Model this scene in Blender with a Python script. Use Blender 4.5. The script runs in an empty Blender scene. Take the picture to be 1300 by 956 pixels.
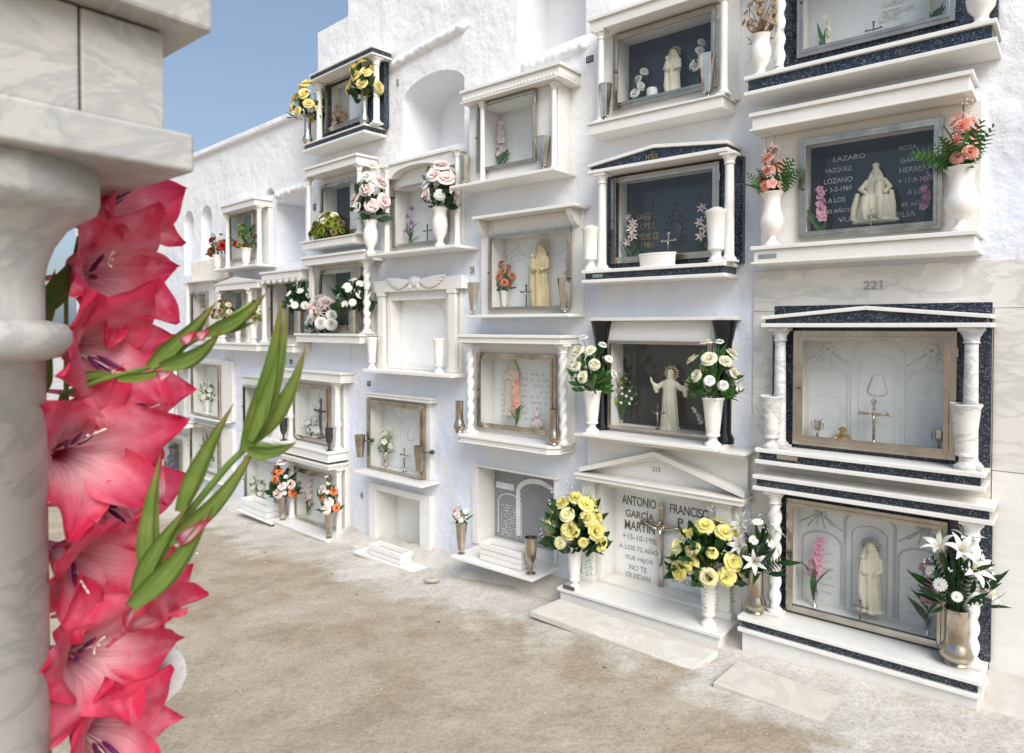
import bpy, bmesh, math, random
from mathutils import Vector, Matrix
random.seed(7)
R = math.radians
sin, cos, pi = math.sin, math.cos, math.pi
scene = bpy.context.scene
COL = scene.collection

# ------------------------------------------------------------------ materials
def mat(name, base=(.8, .8, .8), rough=.5, metal=0, spec=.5):
    m = bpy.data.materials.new(name); m.use_nodes = True
    nt = m.node_tree; b = nt.nodes['Principled BSDF']
    b.inputs['Base Color'].default_value = (*base, 1); b.inputs['Roughness'].default_value = rough
    b.inputs['Metallic'].default_value = metal; b.inputs['Specular IOR Level'].default_value = spec
    return m, nt, b
def N(nt, typ, **kw):
    n = nt.nodes.new(typ)
    for k, v in kw.items():
        if k in n.inputs: n.inputs[k].default_value = v
        else: setattr(n, k, v)
    return n
def pos(nt, scale=(1, 1, 1), rot=(0, 0, 0)):
    g = N(nt, 'ShaderNodeNewGeometry'); mp = N(nt, 'ShaderNodeMapping')
    mp.inputs['Scale'].default_value = scale; mp.inputs['Rotation'].default_value = rot
    nt.links.new(g.outputs['Position'], mp.inputs['Vector']); return mp.outputs['Vector']
def noise(nt, vec, scale, detail=4, rough=.55, dist=0):
    n = N(nt, 'ShaderNodeTexNoise', Scale=scale, Detail=detail, Roughness=rough, Distortion=dist)
    nt.links.new(vec, n.inputs['Vector']); return n.outputs['Fac']
def ramp(nt, fac, stops):
    r = N(nt, 'ShaderNodeValToRGB'); cr = r.color_ramp
    while len(cr.elements) < len(stops): cr.elements.new(.5)
    for e, (p, c) in zip(cr.elements, stops):
        e.position = p; e.color = (*c, 1) if len(c) == 3 else c
    nt.links.new(fac, r.inputs['Fac']); return r.outputs['Color']
def mix(nt, a, b, fac, mode='MIX'):
    m = N(nt, 'ShaderNodeMix', data_type='RGBA', blend_type=mode)
    for s, v in ((6, a), (7, b)):
        if isinstance(v, tuple): m.inputs[s].default_value = (*v, 1)
        else: nt.links.new(v, m.inputs[s])
    if isinstance(fac, (int, float)): m.inputs[0].default_value = fac
    else: nt.links.new(fac, m.inputs[0])
    return m.outputs[2]
def bump(nt, b, h, strength, dist=.01):
    n = N(nt, 'ShaderNodeBump', Strength=strength, Distance=dist)
    nt.links.new(h, n.inputs['Height'])
    if b.inputs['Normal'].links:
        nt.links.new(b.inputs['Normal'].links[0].from_socket, n.inputs['Normal'])
    nt.links.new(n.outputs['Normal'], b.inputs['Normal'])

M = {}
def plaster(name, c0, c1, c2):
    m, nt, b = mat(name, rough=.85, spec=.2)
    p = pos(nt)
    c = ramp(nt, noise(nt, p, 2.2, 6, .6), [(.3, c0), (.6, c1)])
    c = mix(nt, c, c2, ramp(nt, noise(nt, pos(nt, (1, 1, .25)), 7, 5, .65), [(.5, (0, 0, 0)), (.75, (.75, .75, .75))]))
    c = mix(nt, c, (.55, .56, .60), ramp(nt, noise(nt, pos(nt, (14, 14, .7)), 1.0, 5, .7), [(.58, (0, 0, 0)), (.85, (.45, .45, .45))]))
    c = mix(nt, c, (.80, .79, .76), ramp(nt, noise(nt, p, 1.1, 7, .75, .8), [(.52, (0, 0, 0)), (.56, (.5, .5, .5)), (.7, (.1, .1, .1))]))
    # dirt splashed up from the ground
    sx = N(nt, 'ShaderNodeSeparateXYZ'); nt.links.new(p, sx.inputs[0])
    mr = N(nt, 'ShaderNodeMapRange'); nt.links.new(sx.outputs[2], mr.inputs[0])
    mr.inputs[1].default_value = .30; mr.inputs[2].default_value = -.35; mr.inputs[3].default_value = 0; mr.inputs[4].default_value = .75
    mm = N(nt, 'ShaderNodeMath', operation='MULTIPLY'); nt.links.new(mr.outputs[0], mm.inputs[0])
    nt.links.new(noise(nt, p, 9, 5, .7), mm.inputs[1])
    c = mix(nt, c, (.45, .41, .36), mm.outputs[0])
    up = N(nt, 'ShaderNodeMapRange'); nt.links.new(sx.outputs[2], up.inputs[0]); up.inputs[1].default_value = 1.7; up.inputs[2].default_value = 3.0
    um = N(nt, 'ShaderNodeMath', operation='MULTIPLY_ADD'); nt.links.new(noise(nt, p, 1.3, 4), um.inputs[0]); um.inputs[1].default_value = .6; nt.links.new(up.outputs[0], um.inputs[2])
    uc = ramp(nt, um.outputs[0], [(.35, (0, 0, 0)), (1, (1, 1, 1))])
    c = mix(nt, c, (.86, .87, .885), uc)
    nt.links.new(c, b.inputs['Base Color'])
    bump(nt, b, noise(nt, p, 3.5, 3, .5), .55, .06)
    bump(nt, b, noise(nt, p, 16, 4, .6), .45, .02)
    bump(nt, b, noise(nt, p, 70, 4, .6), .35, .004)
    return m
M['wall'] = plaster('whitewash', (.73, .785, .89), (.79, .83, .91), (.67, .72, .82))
M['wallw'] = plaster('whitewash_white', (.83, .845, .87), (.88, .885, .89), (.78, .80, .83))
M['peach'] = plaster('peach_render', (.80, .70, .58), (.85, .77, .66), (.74, .66, .56))
def marble(name, base, vein, amt, sc=3.0, rough=.32, dirt=.35):
    m, nt, b = mat(name, rough=rough, spec=.45)
    p = pos(nt, rot=(.5, .9, .3))
    w = noise(nt, pos(nt, (1, 1, 2.6), (.3, .8, .5)), sc, 8, .62, 1.3)
    c = ramp(nt, w, [(.40, base), (.485, tuple(base[i] * (1 - amt) + vein[i] * amt for i in range(3))), (.53, base), (.8, tuple(x * (1 - .15 * amt) for x in base))])
    d = ramp(nt, noise(nt, p, 1.7, 6, .7), [(.45, (0, 0, 0)), (.75, (dirt,) * 3)])
    c = mix(nt, c, tuple(base[i] * (.86, .80, .70)[i] for i in range(3)), d)
    stk = ramp(nt, noise(nt, pos(nt, (22, 22, 1.1)), 1.0, 5, .65), [(.57, (0, 0, 0)), (.85, (.38, .38, .38))])
    c = mix(nt, c, tuple(base[i] * (.72, .68, .60)[i] for i in range(3)), stk)
    # corners and creases tinted darker and warmer
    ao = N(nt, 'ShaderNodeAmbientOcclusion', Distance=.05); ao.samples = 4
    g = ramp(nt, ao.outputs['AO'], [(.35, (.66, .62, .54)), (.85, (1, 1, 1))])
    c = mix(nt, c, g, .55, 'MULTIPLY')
    nt.links.new(c, b.inputs['Base Color'])
    r2 = N(nt, 'ShaderNodeMapRange'); nt.links.new(noise(nt, p, 12, 4), r2.inputs[0]); r2.inputs[3].default_value = rough - .08; r2.inputs[4].default_value = rough + .25
    nt.links.new(r2.outputs[0], b.inputs['Roughness'])
    bump(nt, b, noise(nt, p, 45, 4), .12, .003)
    return m
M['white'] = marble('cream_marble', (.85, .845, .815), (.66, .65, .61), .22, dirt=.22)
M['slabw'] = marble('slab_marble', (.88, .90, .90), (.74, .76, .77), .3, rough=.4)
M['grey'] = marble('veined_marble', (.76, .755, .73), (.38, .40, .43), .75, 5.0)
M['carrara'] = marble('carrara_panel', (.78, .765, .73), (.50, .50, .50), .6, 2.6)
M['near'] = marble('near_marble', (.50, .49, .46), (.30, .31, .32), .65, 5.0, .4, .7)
def granite():
    m, nt, b = mat('blue_pearl_granite', rough=.16)
    p = pos(nt)
    v = N(nt, 'ShaderNodeTexVoronoi', Scale=260.0); nt.links.new(p, v.inputs['Vector'])
    sp = N(nt, 'ShaderNodeSeparateColor'); nt.links.new(v.outputs['Color'], sp.inputs[0])
    c = ramp(nt, sp.outputs[0], [(.0, (.008, .012, .022)), (.5, (.02, .03, .05)), (.82, (.035, .045, .065)), (.97, (.17, .20, .24))])
    c = mix(nt, c, (.25, .24, .21), ramp(nt, noise(nt, p, 6, 5, .7), [(.55, (0, 0, 0)), (.8, (.35, .35, .35))]))
    nt.links.new(c, b.inputs['Base Color']); return m
M['granite'] = granite()
def simple(key, base, rough, metal=0, spec=.5, var=.15, sc=20, bmp=.1):
    m, nt, b = mat(key, base, rough, metal, spec)
    p = pos(nt)
    c = ramp(nt, noise(nt, p, sc, 5, .6), [(.3, tuple(x * (1 - var) for x in base)), (.7, tuple(min(1, x * (1 + var)) for x in base))])
    nt.links.new(c, b.inputs['Base Color'])
    if bmp: bump(nt, b, noise(nt, p, sc * 3, 4), bmp, .002)
    M[key] = m; return m
simple('black', (.007, .009, .012), .12, var=.4)
simple('dark', (.032, .036, .044), .22, var=.2)
simple('dgrey', (.27, .28, .29), .4, var=.12, sc=60)
simple('steel', (.62, .59, .54), .13, 1, var=.25, sc=14, bmp=.04)
simple('steeldark', (.12, .12, .12), .35, 1, var=.25)
simple('bronze', (.50, .44, .36), .19, 1, var=.3, sc=12)
simple('chrome', (.52, .47, .40), .24, 1, var=.18, sc=12)
simple('brass', (.60, .44, .18), .3, 1, var=.2)
simple('statue', (.74, .69, .54), .5, var=.08, sc=8)
simple('statuey', (.62, .50, .28), .5, var=.15, sc=8)
simple('halo', (.62, .47, .25), .45, .3, var=.2)
simple('ink', (.17, .14, .10), .5)
simple('inkgrey', (.36, .35, .33), .6)
simple('inksoft', (.55, .56, .55), .6)
simple('gold', (.50, .36, .12), .35, .7)
simple('paint', (.80, .80, .78), .5)
simple('navy', (.02, .025, .045), .4)
simple('rust', (.13, .09, .07), .8)
simple('urn', (.84, .82, .77), .22, var=.04, sc=6, bmp=.02)
def glass():
    m = bpy.data.materials.new('pane_glass'); m.use_nodes = True; nt = m.node_tree; nt.nodes.clear()
    o = N(nt, 'ShaderNodeOutputMaterial'); t = N(nt, 'ShaderNodeBsdfTransparent'); t.inputs[0].default_value = (.965, .98, .98, 1)
    g = N(nt, 'ShaderNodeBsdfGlossy', Roughness=.02); d = N(nt, 'ShaderNodeBsdfDiffuse'); d.inputs[0].default_value = (.62, .65, .68, 1)
    lw = N(nt, 'ShaderNodeLayerWeight', Blend=.5); pw = N(nt, 'ShaderNodeMath', operation='POWER'); nt.links.new(lw.outputs['Facing'], pw.inputs[0]); pw.inputs[1].default_value = 5
    f = N(nt, 'ShaderNodeMath', operation='MULTIPLY_ADD'); nt.links.new(pw.outputs[0], f.inputs[0]); f.inputs[1].default_value = .9; f.inputs[2].default_value = .055
    a = N(nt, 'ShaderNodeMath', operation='MULTIPLY_ADD'); nt.links.new(f.outputs[0], a.inputs[0]); a.inputs[1].default_value = 1.0; a.inputs[2].default_value = .0
    s1 = N(nt, 'ShaderNodeMixShader'); nt.links.new(a.outputs[0], s1.inputs[0]); nt.links.new(t.outputs[0], s1.inputs[1]); nt.links.new(g.outputs[0], s1.inputs[2])
    n = noise(nt, pos(nt, (1, 1, .5)), 5, 4)
    mr = N(nt, 'ShaderNodeMapRange'); nt.links.new(n, mr.inputs[0]); mr.inputs[3].default_value = .0; mr.inputs[4].default_value = .022
    s2 = N(nt, 'ShaderNodeMixShader'); nt.links.new(mr.outputs[0], s2.inputs[0]); nt.links.new(s1.outputs[0], s2.inputs[1]); nt.links.new(d.outputs[0], s2.inputs[2])
    nt.links.new(s2.outputs[0], o.inputs[0]); return m
M['glass'] = glass()
def soft(key, c0, c1, rough=.55, trans=.25, sc=60):
    """petal / leaf: diffuse plus translucent"""
    m, nt, b = mat(key, c0, rough, 0, .25)
    oi = N(nt, 'ShaderNodeObjectInfo')
    c = ramp(nt, noise(nt, pos(nt), sc, 3), [(.35, c0), (.65, c1)])
    hv = N(nt, 'ShaderNodeHueSaturation'); nt.links.new(c, hv.inputs['Color'])
    mr = N(nt, 'ShaderNodeMapRange'); nt.links.new(oi.outputs['Random'], mr.inputs[0]); mr.inputs[3].default_value = .88; mr.inputs[4].default_value = 1.12
    nt.links.new(mr.outputs[0], hv.inputs['Value'])
    nt.links.new(hv.outputs[0], b.inputs['Base Color'])
    t = N(nt, 'ShaderNodeBsdfTranslucent'); nt.links.new(hv.outputs[0], t.inputs[0])
    s = N(nt, 'ShaderNodeMixShader'); s.inputs[0].default_value = trans
    o = nt.nodes['Material Output']
    nt.links.new(b.outputs[0], s.inputs[1]); nt.links.new(t.outputs[0], s.inputs[2]); nt.links.new(s.outputs[0], o.inputs[0])
    M[key] = m; return m
soft('yellow', (.90, .80, .22), (.95, .90, .45), trans=.35); soft('yellowd', (.92, .74, .26), (.95, .88, .48), trans=.35)
soft('palelemon', (.93, .88, .45), (.96, .94, .68), trans=.35); soft('cream', (.82, .79, .55), (.88, .87, .74)); soft('pwhite', (.84, .84, .80), (.90, .90, .88))
soft('blush', (.90, .72, .68), (.94, .86, .83)); soft('salmon', (.90, .42, .33), (.94, .62, .52), trans=.35)
soft('orange', (.80, .26, .08), (.85, .42, .20)); soft('red', (.55, .03, .03), (.68, .07, .06))
soft('pink', (.72, .28, .42), (.84, .50, .62)); soft('violet', (.34, .10, .42), (.50, .22, .58))
soft('blue', (.06, .12, .35), (.14, .22, .5)); soft('straw', (.30, .19, .10), (.42, .30, .17))
soft('leafd', (.012, .04, .014), (.03, .085, .025), .4, .15); soft('leafm', (.03, .10, .02), (.07, .18, .04), .4, .2)
soft('leafy', (.18, .26, .03), (.34, .38, .06), .5, .25); soft('leaft', (.05, .20, .13), (.12, .30, .2), .5, .2)
soft('stem', (.05, .12, .03), (.09, .18, .05), .5, .05)
def gpetal():
    m, nt, b = mat('gladiolus_petal', rough=.42, spec=.3)
    uv = N(nt, 'ShaderNodeUVMap', uv_map='UVMap'); sx = N(nt, 'ShaderNodeSeparateXYZ'); nt.links.new(uv.outputs[0], sx.inputs[0])
    base = ramp(nt, sx.outputs[0], [(0, (.42, .04, .14)), (.10, (.62, .14, .28)), (.26, (.95, .74, .78)), (.46, (.94, .56, .62)), (.66, (.86, .18, .28)), (.88, (.78, .05, .14)), (1, (.62, .02, .07))])
    v2 = N(nt, 'ShaderNodeMath', operation='ABSOLUTE')
    vm = N(nt, 'ShaderNodeMath', operation='MULTIPLY_ADD'); nt.links.new(sx.outputs[1], vm.inputs[0]); vm.inputs[1].default_value = 2; vm.inputs[2].default_value = -1
    nt.links.new(vm.outputs[0], v2.inputs[0])
    edge = ramp(nt, v2.outputs[0], [(.38, (0, 0, 0)), (.9, (.9, .9, .9))])
    c = mix(nt, base, (.80, .06, .15), edge)
    # fine longitudinal veins
    vn = N(nt, 'ShaderNodeMapping'); nt.links.new(uv.outputs[0], vn.inputs[0]); vn.inputs['Scale'].default_value = (1.6, 34, 1)
    nz = noise(nt, vn.outputs[0], 1.0, 4, .6)
    c = mix(nt, c, (.55, .02, .07), ramp(nt, nz, [(.48, (0, 0, 0)), (.72, (.6, .6, .6))]))
    mid = ramp(nt, v2.outputs[0], [(0, (.75, .75, .75)), (.07, (0, 0, 0))])
    thr = ramp(nt, sx.outputs[0], [(.1, (1, 1, 1)), (.55, (0, 0, 0))])
    c = mix(nt, c, (.42, .02, .14), mix(nt, mid, thr, 1.0, 'MULTIPLY'))
    pn = noise(nt, pos(nt), 30, 4)
    c = mix(nt, c, (.93, .50, .56), ramp(nt, pn, [(.5, (0, 0, 0)), (.72, (.5, .5, .5))]))
    nt.links.new(c, b.inputs['Base Color'])
    bump(nt, b, nz, .25, .0015)
    t = N(nt, 'ShaderNodeBsdfTranslucent'); nt.links.new(c, t.inputs[0])
    s = N(nt, 'ShaderNodeMixShader'); s.inputs[0].default_value = .48
    nt.links.new(b.outputs[0], s.inputs[1]); nt.links.new(t.outputs[0], s.inputs[2]); nt.links.new(s.outputs[0], nt.nodes['Material Output'].inputs[0])
    return m
M['gpetal'] = gpetal()
def gleaf():
    m, nt, b = mat('gladiolus_bract', rough=.42, spec=.4)
    uv = N(nt, 'ShaderNodeUVMap', uv_map='UVMap'); vn = N(nt, 'ShaderNodeMapping'); nt.links.new(uv.outputs[0], vn.inputs[0]); vn.inputs['Scale'].default_value = (1.2, 30, 1)
    nz = noise(nt, vn.outputs[0], 1, 3, .6)
    c = ramp(nt, nz, [(.3, (.12, .20, .035)), (.7, (.20, .29, .065))])
    c = mix(nt, c, (.34, .36, .10), ramp(nt, noise(nt, pos(nt), 22, 3), [(.5, (0, 0, 0)), (.75, (.6, .6, .6))]))
    sx = N(nt, 'ShaderNodeSeparateXYZ'); nt.links.new(uv.outputs[0], sx.inputs[0])
    c = mix(nt, c, (.34, .19, .08), ramp(nt, sx.outputs[0], [(.70, (0, 0, 0)), (1, (.8, .8, .8))]))
    nt.links.new(c, b.inputs['Base Color']); bump(nt, b, nz, .3, .001)
    t = N(nt, 'ShaderNodeBsdfTranslucent'); nt.links.new(c, t.inputs[0])
    s = N(nt, 'ShaderNodeMixShader'); s.inputs[0].default_value = .22
    nt.links.new(b.outputs[0], s.inputs[1]); nt.links.new(t.outputs[0], s.inputs[2]); nt.links.new(s.outputs[0], nt.nodes['Material Output'].inputs[0])
    return m
M['gleaf'] = gleaf()
simple('anther', (.12, .015, .10), .5)

# ------------------------------------------------------------------ mesh helper
class MB:
    def __init__(s): s.v = []; s.f = []; s.m = []; s.sm = []; s.uv = []
    def add(s, vs, fs, mi=0, smooth=False, T=None, uvs=None):
        o = len(s.v)
        s.v += [(T @ Vector(v)) if T else Vector(v) for v in vs]
        for f in fs:
            s.f.append([i + o for i in f]); s.m.append(mi); s.sm.append(smooth)
            s.uv.append([uvs[i] for i in f] if uvs else None)
        return s
    def box(s, x0, x1, y0, y1, z0, z1, mi=0, T=None):
        v = [(x, y, z) for x in (x0, x1) for y in (y0, y1) for z in (z0, z1)]
        return s.add(v, [(0, 1, 3, 2), (4, 6, 7, 5), (0, 4, 5, 1), (2, 3, 7, 6), (0, 2, 6, 4), (1, 5, 7, 3)], mi, False, T)
    def prism(s, pts, y0, y1, mi=0, T=None):
        """polygon in x,z extruded along y"""
        n = len(pts)
        v = [(p[0], y0, p[1]) for p in pts] + [(p[0], y1, p[1]) for p in pts]
        f = [tuple(range(n)), tuple(range(2 * n - 1, n - 1, -1))] + [(i, i + n, (i + 1) % n + n, (i + 1) % n) for i in range(n)]
        return s.add(v, f, mi, False, T)
    def lathe(s, prof, cx=0, cy=0, z0=0, seg=20, mi=0, T=None, flat=False, twist=None, caps=True, sy=1):
        """prof: list of (r, z); profile corners stay crisp"""
        groups = [[prof[0]]]
        for a in range(1, len(prof)):
            groups[-1].append(prof[a])
            if a < len(prof) - 1:
                d1 = Vector((prof[a][0] - prof[a - 1][0], prof[a][1] - prof[a - 1][1])); d2 = Vector((prof[a + 1][0] - prof[a][0], prof[a + 1][1] - prof[a][1]))
                if d1.length and d2.length and d1.angle(d2) > R(38): groups.append([prof[a]])
        for g in groups:
            vs = []; fs = []
            for (r, z) in g:
                for k in range(seg):
                    a = 2 * pi * k / seg
                    rr = r
                    if twist: rr = r * (1 + twist[0] * cos(twist[1] * a - twist[2] * z))
                    vs.append((cx + rr * cos(a), cy + rr * sin(a) * sy, z0 + z))
            for i in range(len(g) - 1):
                for k in range(seg):
                    k2 = (k + 1) % seg
                    fs.append((i * seg + k, i * seg + k2, (i + 1) * seg + k2, (i + 1) * seg + k))
            s.add(vs, fs, mi, not flat, T)
        if caps:
            for (r, z), rev in ((prof[0], True), (prof[-1], False)):
                if r > 1e-4:
                    vs = [(cx + r * cos(2 * pi * k / seg), cy + r * sin(2 * pi * k / seg) * sy, z0 + z) for k in range(seg)]
                    s.add(vs, [tuple(range(seg))[::-1] if rev else tuple(range(seg))], mi, False, T)
        return s
    def tube(s, pts, rads, seg=6, mi=0, T=None, close=True):
        pts = [Vector(p) for p in pts]
        if not isinstance(rads, (list, tuple)): rads = [rads] * len(pts)
        vs = []; up = Vector((0, 0, 1)); prev = None
        for i, p in enumerate(pts):
            t = (pts[min(i + 1, len(pts) - 1)] - pts[max(i - 1, 0)]).normalized()
            if prev is None:
                a = t.cross(up)
                if a.length < .1: a = t.cross(Vector((1, 0, 0)))
            else: a = prev - t * prev.dot(t)
            a.normalize(); b = t.cross(a); prev = a
            for k in range(seg):
                q = 2 * pi * k / seg
                vs.append(p + (a * cos(q) + b * sin(q)) * rads[i])
        n = len(pts)
        fs = [(i * seg + k, i * seg + (k + 1) % seg, (i + 1) * seg + (k + 1) % seg, (i + 1) * seg + k) for i in range(n - 1) for k in range(seg)]
        if close: fs += [tuple(range(seg))[::-1], tuple(range((n - 1) * seg, n * seg))]
        return s.add(vs, fs, mi, True, T)
    def ball(s, c, r, mi=0, T=None, seg=8, rings=5, sc=(1, 1, 1)):
        vs = []; fs = []
        for i in range(rings + 1):
            th = pi * i / rings
            for k in range(seg):
                ph = 2 * pi * k / seg
                vs.append((c[0] + r * sc[0] * sin(th) * cos(ph), c[1] + r * sc[1] * sin(th) * sin(ph), c[2] + r * sc[2] * cos(th)))
        for i in range(rings):
            for k in range(seg):
                fs.append((i * seg + k, (i + 1) * seg + k, (i + 1) * seg + (k + 1) % seg, i * seg + (k + 1) % seg))
        return s.add(vs, fs, mi, True, T)
    def grid(s, fn, nu, nv, mi=0, T=None, uv=False):
        vs = []; uvs = []
        for i in range(nu + 1):
            for j in range(nv + 1):
                vs.append(fn(i / nu, j / nv)); uvs.append((i / nu, j / nv))
        fs = [(i * (nv + 1) + j, (i + 1) * (nv + 1) + j, (i + 1) * (nv + 1) + j + 1, i * (nv + 1) + j + 1) for i in range(nu) for j in range(nv)]
        return s.add(vs, fs, mi, True, T, uvs if uv else None)
    def mesh(s, name, mats):
        me = bpy.data.meshes.new(name)
        me.from_pydata([tuple(v) for v in s.v], [], s.f)
        for m in mats: me.materials.append(M[m] if isinstance(m, str) else m)
        me.polygons.foreach_set('material_index', s.m); me.polygons.foreach_set('use_smooth', s.sm)
        if any(u for u in s.uv):
            l = me.uv_layers.new(name='UVMap'); i = 0
            for p, u in zip(me.polygons, s.uv):
                for k, li in enumerate(p.loop_indices):
                    if u: l.data[li].uv = u[k]
        me.update(); return me
    def build(s, name, mats, parent=None, bevel=0, **props):
        if isinstance(mats, str): mats = [mats]
        if not s.v: return None
        o = link(name, s.mesh(name, mats), parent)
        if bevel:
            bm = bmesh.new(); bm.from_mesh(o.data); bmesh.ops.recalc_face_normals(bm, faces=bm.faces); bm.to_mesh(o.data); bm.free()
            md = o.modifiers.new('bevel', 'BEVEL'); md.width = bevel; md.segments = 2; md.limit_method = 'ANGLE'; md.angle_limit = R(50); md.use_clamp_overlap = True
        for k, v in props.items(): o[k] = v
        return o
def link(name, data, parent=None):
    o = bpy.data.objects.new(name, data); COL.objects.link(o)
    if parent is not None: o.parent = parent
    return o
def empty(name, label, cat, group=None, loc=(0, 0, 0), rz=0):
    o = bpy.data.objects.new(name, None); COL.objects.link(o); o.empty_display_size = .05
    o.location = loc; o.rotation_euler = (0, 0, rz); o['label'] = label; o['category'] = cat
    if group: o['group'] = group
    return o
def text_obj(txt, w, h, x, y, z, material, parent, depth=.0015, name='inscription', bold=.0, facez=0):
    cu = bpy.data.curves.new('lettering', 'FONT'); cu.body = txt; cu.align_x = 'CENTER'; cu.extrude = .02; cu.offset = bold; cu.resolution_u = 3
    ob = bpy.data.objects.new('lettering', cu); COL.objects.link(ob)
    me = bpy.data.meshes.new_from_object(ob); bpy.data.objects.remove(ob)
    xs = [v.co.x for v in me.vertices]; ys = [v.co.y for v in me.vertices]
    if not xs: return None
    cx = (min(xs) + max(xs)) / 2; y0 = min(ys); hh = max(ys) - y0; ww = max(xs) - min(xs)
    for v in me.vertices:
        v.co = Vector((x + (v.co.x - cx) * w / ww, y - (depth if v.co.z > 0 else 0), z + (v.co.y - y0 - hh / 2) * h / hh))
    me.materials.append(M[material]); o = link(name, me, parent); return o
def scribble(mb, x0, x1, z, h, y, rng, mi=0):
    """engraved line too small to read: strokes of uneven width"""
    x = x0
    while x < x1 - h * .3:
        w = h * rng.choice((.35, .5, .6, .75))
        if rng.random() < .8:
            k = rng.random()
            if k < .5: mb.box(x, x + h * .14, y - .001, y, z, z + h, mi)
            if k > .25: mb.box(x + h * .16, x + w * .9, y - .001, y, z + h * .8 * rng.random(), z + h * .8 * rng.random() + h * .16, mi)
            if k > .6: mb.box(x + w * .8, x + w * .8 + h * .14, y - .0012, y, z, z + h, mi)
        else: x += h * .5
        x += w + h * .15

# ------------------------------------------------------------------ camera
F = 870.0; EYE = Vector((0, 0, 1.4)); PH = math.atan(18.5 / F)
cam = bpy.data.cameras.new('camera'); camo = bpy.data.objects.new('camera', cam); COL.objects.link(camo)
cam.sensor_width = 36; cam.lens = 36 * F / 1300; cam.shift_y = -44.5 / 1300; cam.clip_start = .05; cam.clip_end = 6000
cam.dof.use_dof = True; cam.dof.focus_distance = 2.8; cam.dof.aperture_fstop = 10; camo.location = EYE; camo.rotation_euler = (pi / 2 - PH, 0, 0); scene.camera = camo
def ray(px, py):
    x = (px - 650) / F; y = (433.5 - py) / F
    return Vector((x, cos(PH) + y * sin(PH), -sin(PH) + y * cos(PH)))
def at(px, py, Y):
    r = ray(px, py); return EYE + r * (Y / r.y)
# ------------------------------------------------------------------ the line of the niche wall, in four runs that bend gently
class Run:
    def __init__(s, vp, P0):
        d = Vector((vp - 650, F)).normalized()
        s.X = -d; s.N = Vector((-s.X.y, s.X.x)); s.P0 = Vector(P0).xy; s.c = s.N.dot(s.P0); s.th = math.atan2(s.X.y, s.X.x)
    def hit(s, px, py, out=0):
        r = ray(px, py); t = (s.c - out - s.N.dot(EYE.xy)) / s.N.dot(r.xy); P = EYE + r * t
        return s.X.dot(P.xy - s.P0), P.z
    def world(s, sx, out=0, z=0):
        q = s.P0 + s.X * sx - s.N * out; return Vector((q.x, q.y, z))
    def depth(s, px, out=0):
        r = ray(px, 415); return (s.c - out) / s.N.dot(r.xy) * r.y
def mk(prev, px, vp, out=0):
    r = ray(px, 415); t = prev.c / prev.N.dot(r.xy); return Run(vp, (EYE + r * t))
_t = Run(-400, (0, 0, 0)); _r = ray(590, 415); _t.c = 3.08; P = _r * (3.08 / _t.N.dot(_r.xy)); A = Run(-400, P)
C = mk(A, 590, -335); D = mk(C, 445, -275)
RUN = dict(A=A, C=C, D=D)
def gz(x, y):
    s = -.74 * x + .67 * y - 1.34
    return -.053 * max(-2.5, min(s, 9.0))
HOLES = {k: [] for k in RUN}

# ------------------------------------------------------------------ a grave niche front
class Niche: pass
def layer_stack(code):
    """w white slab, g granite band, f fascia; (thickness, inset, material index)"""
    T = {'w': (.017, 0, 0), 'g': (.032, .014, 1), 'f': (.05, .012, 0), 'F': (.08, .012, 0), 'G': (.048, .014, 1), 't': (.010, .002, 0), 'b': (.022, .010, 0), 'v': (.017, 0, 3)}
    return [T[c] for c in code]
def stack_h(code): return sum(t[0] for t in layer_stack(code))
def column_mesh(style, h, r):
    mb = MB()
    if style == 'square':
        mb.box(-r * 1.25, r * 1.25, -r * .6, r * .6, 0, r * 1.0); mb.box(-r, r, -r * .45, r * .5, r * 1.0, h - r * .9); mb.box(-r * 1.3, r * 1.3, -r * .65, r * .6, h - r * .9, h)
        return mb
    if style == 'half':
        mb.lathe([(r * 1.35, 0), (r * 1.35, h * .04), (r * 1.0, h * .09), (r * .95, h * .75), (r * 1.05, h * .80), (r * 1.7, h)], seg=24); return mb
    base = [(r * 1.45, r * .5), (r * 1.5, r * .7), (r * 1.42, r * .95), (r * 1.12, r * 1.1), (r * 1.1, r * 1.3)]
    cap = [(r * .95, h - r * 2.4), (r * 1.15, h - r * 2.25), (r * 1.0, h - r * 2.0), (r * 1.05, h - r * 1.5), (r * 1.35, h - r * .95), (r * 1.55, h - r * .6)]
    mb.box(-r * 1.55, r * 1.55, -r * 1.55, r * 1.55, 0, r * .5); mb.box(-r * 1.6, r * 1.6, -r * 1.6, r * 1.6, h - r * .6, h)
    if style == 'twist':
        mb.lathe(base + [(r * .9, r * 1.5)], seg=20, caps=False)
        n = 40; z0 = r * 1.5; z1 = h - r * 2.4
        mb.lathe([(r * 1.0, z0 + (z1 - z0) * i / n) for i in range(n + 1)], seg=20, twist=(.2, 2, 2 * 2 * pi * 3.2 / (z1 - z0)), caps=False)
        mb.lathe(cap, seg=20, caps=False)
    else:
        mid = [(r * 1.0, r * 1.5), (r * .98, h * .35), (r * .86, h - r * 2.4)]
        if style == 'ring': mid = [(r * 1.0, r * 1.5), (r, h * .34), (r * 1.25, h * .36), (r * 1.25, h * .39), (r, h * .41), (r * .88, h - r * 2.4)]
        mb.lathe(base + mid + cap, seg=22, caps=False)
        if style == 'corinth':
            for k in range(8):
                a = 2 * pi * k / 8
                mb.ball((cos(a) * r * 1.25, sin(a) * r * 1.25, h - r * (1.1 if k % 2 else 1.7)), r * .38, seg=6, rings=4)
    return mb
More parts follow.
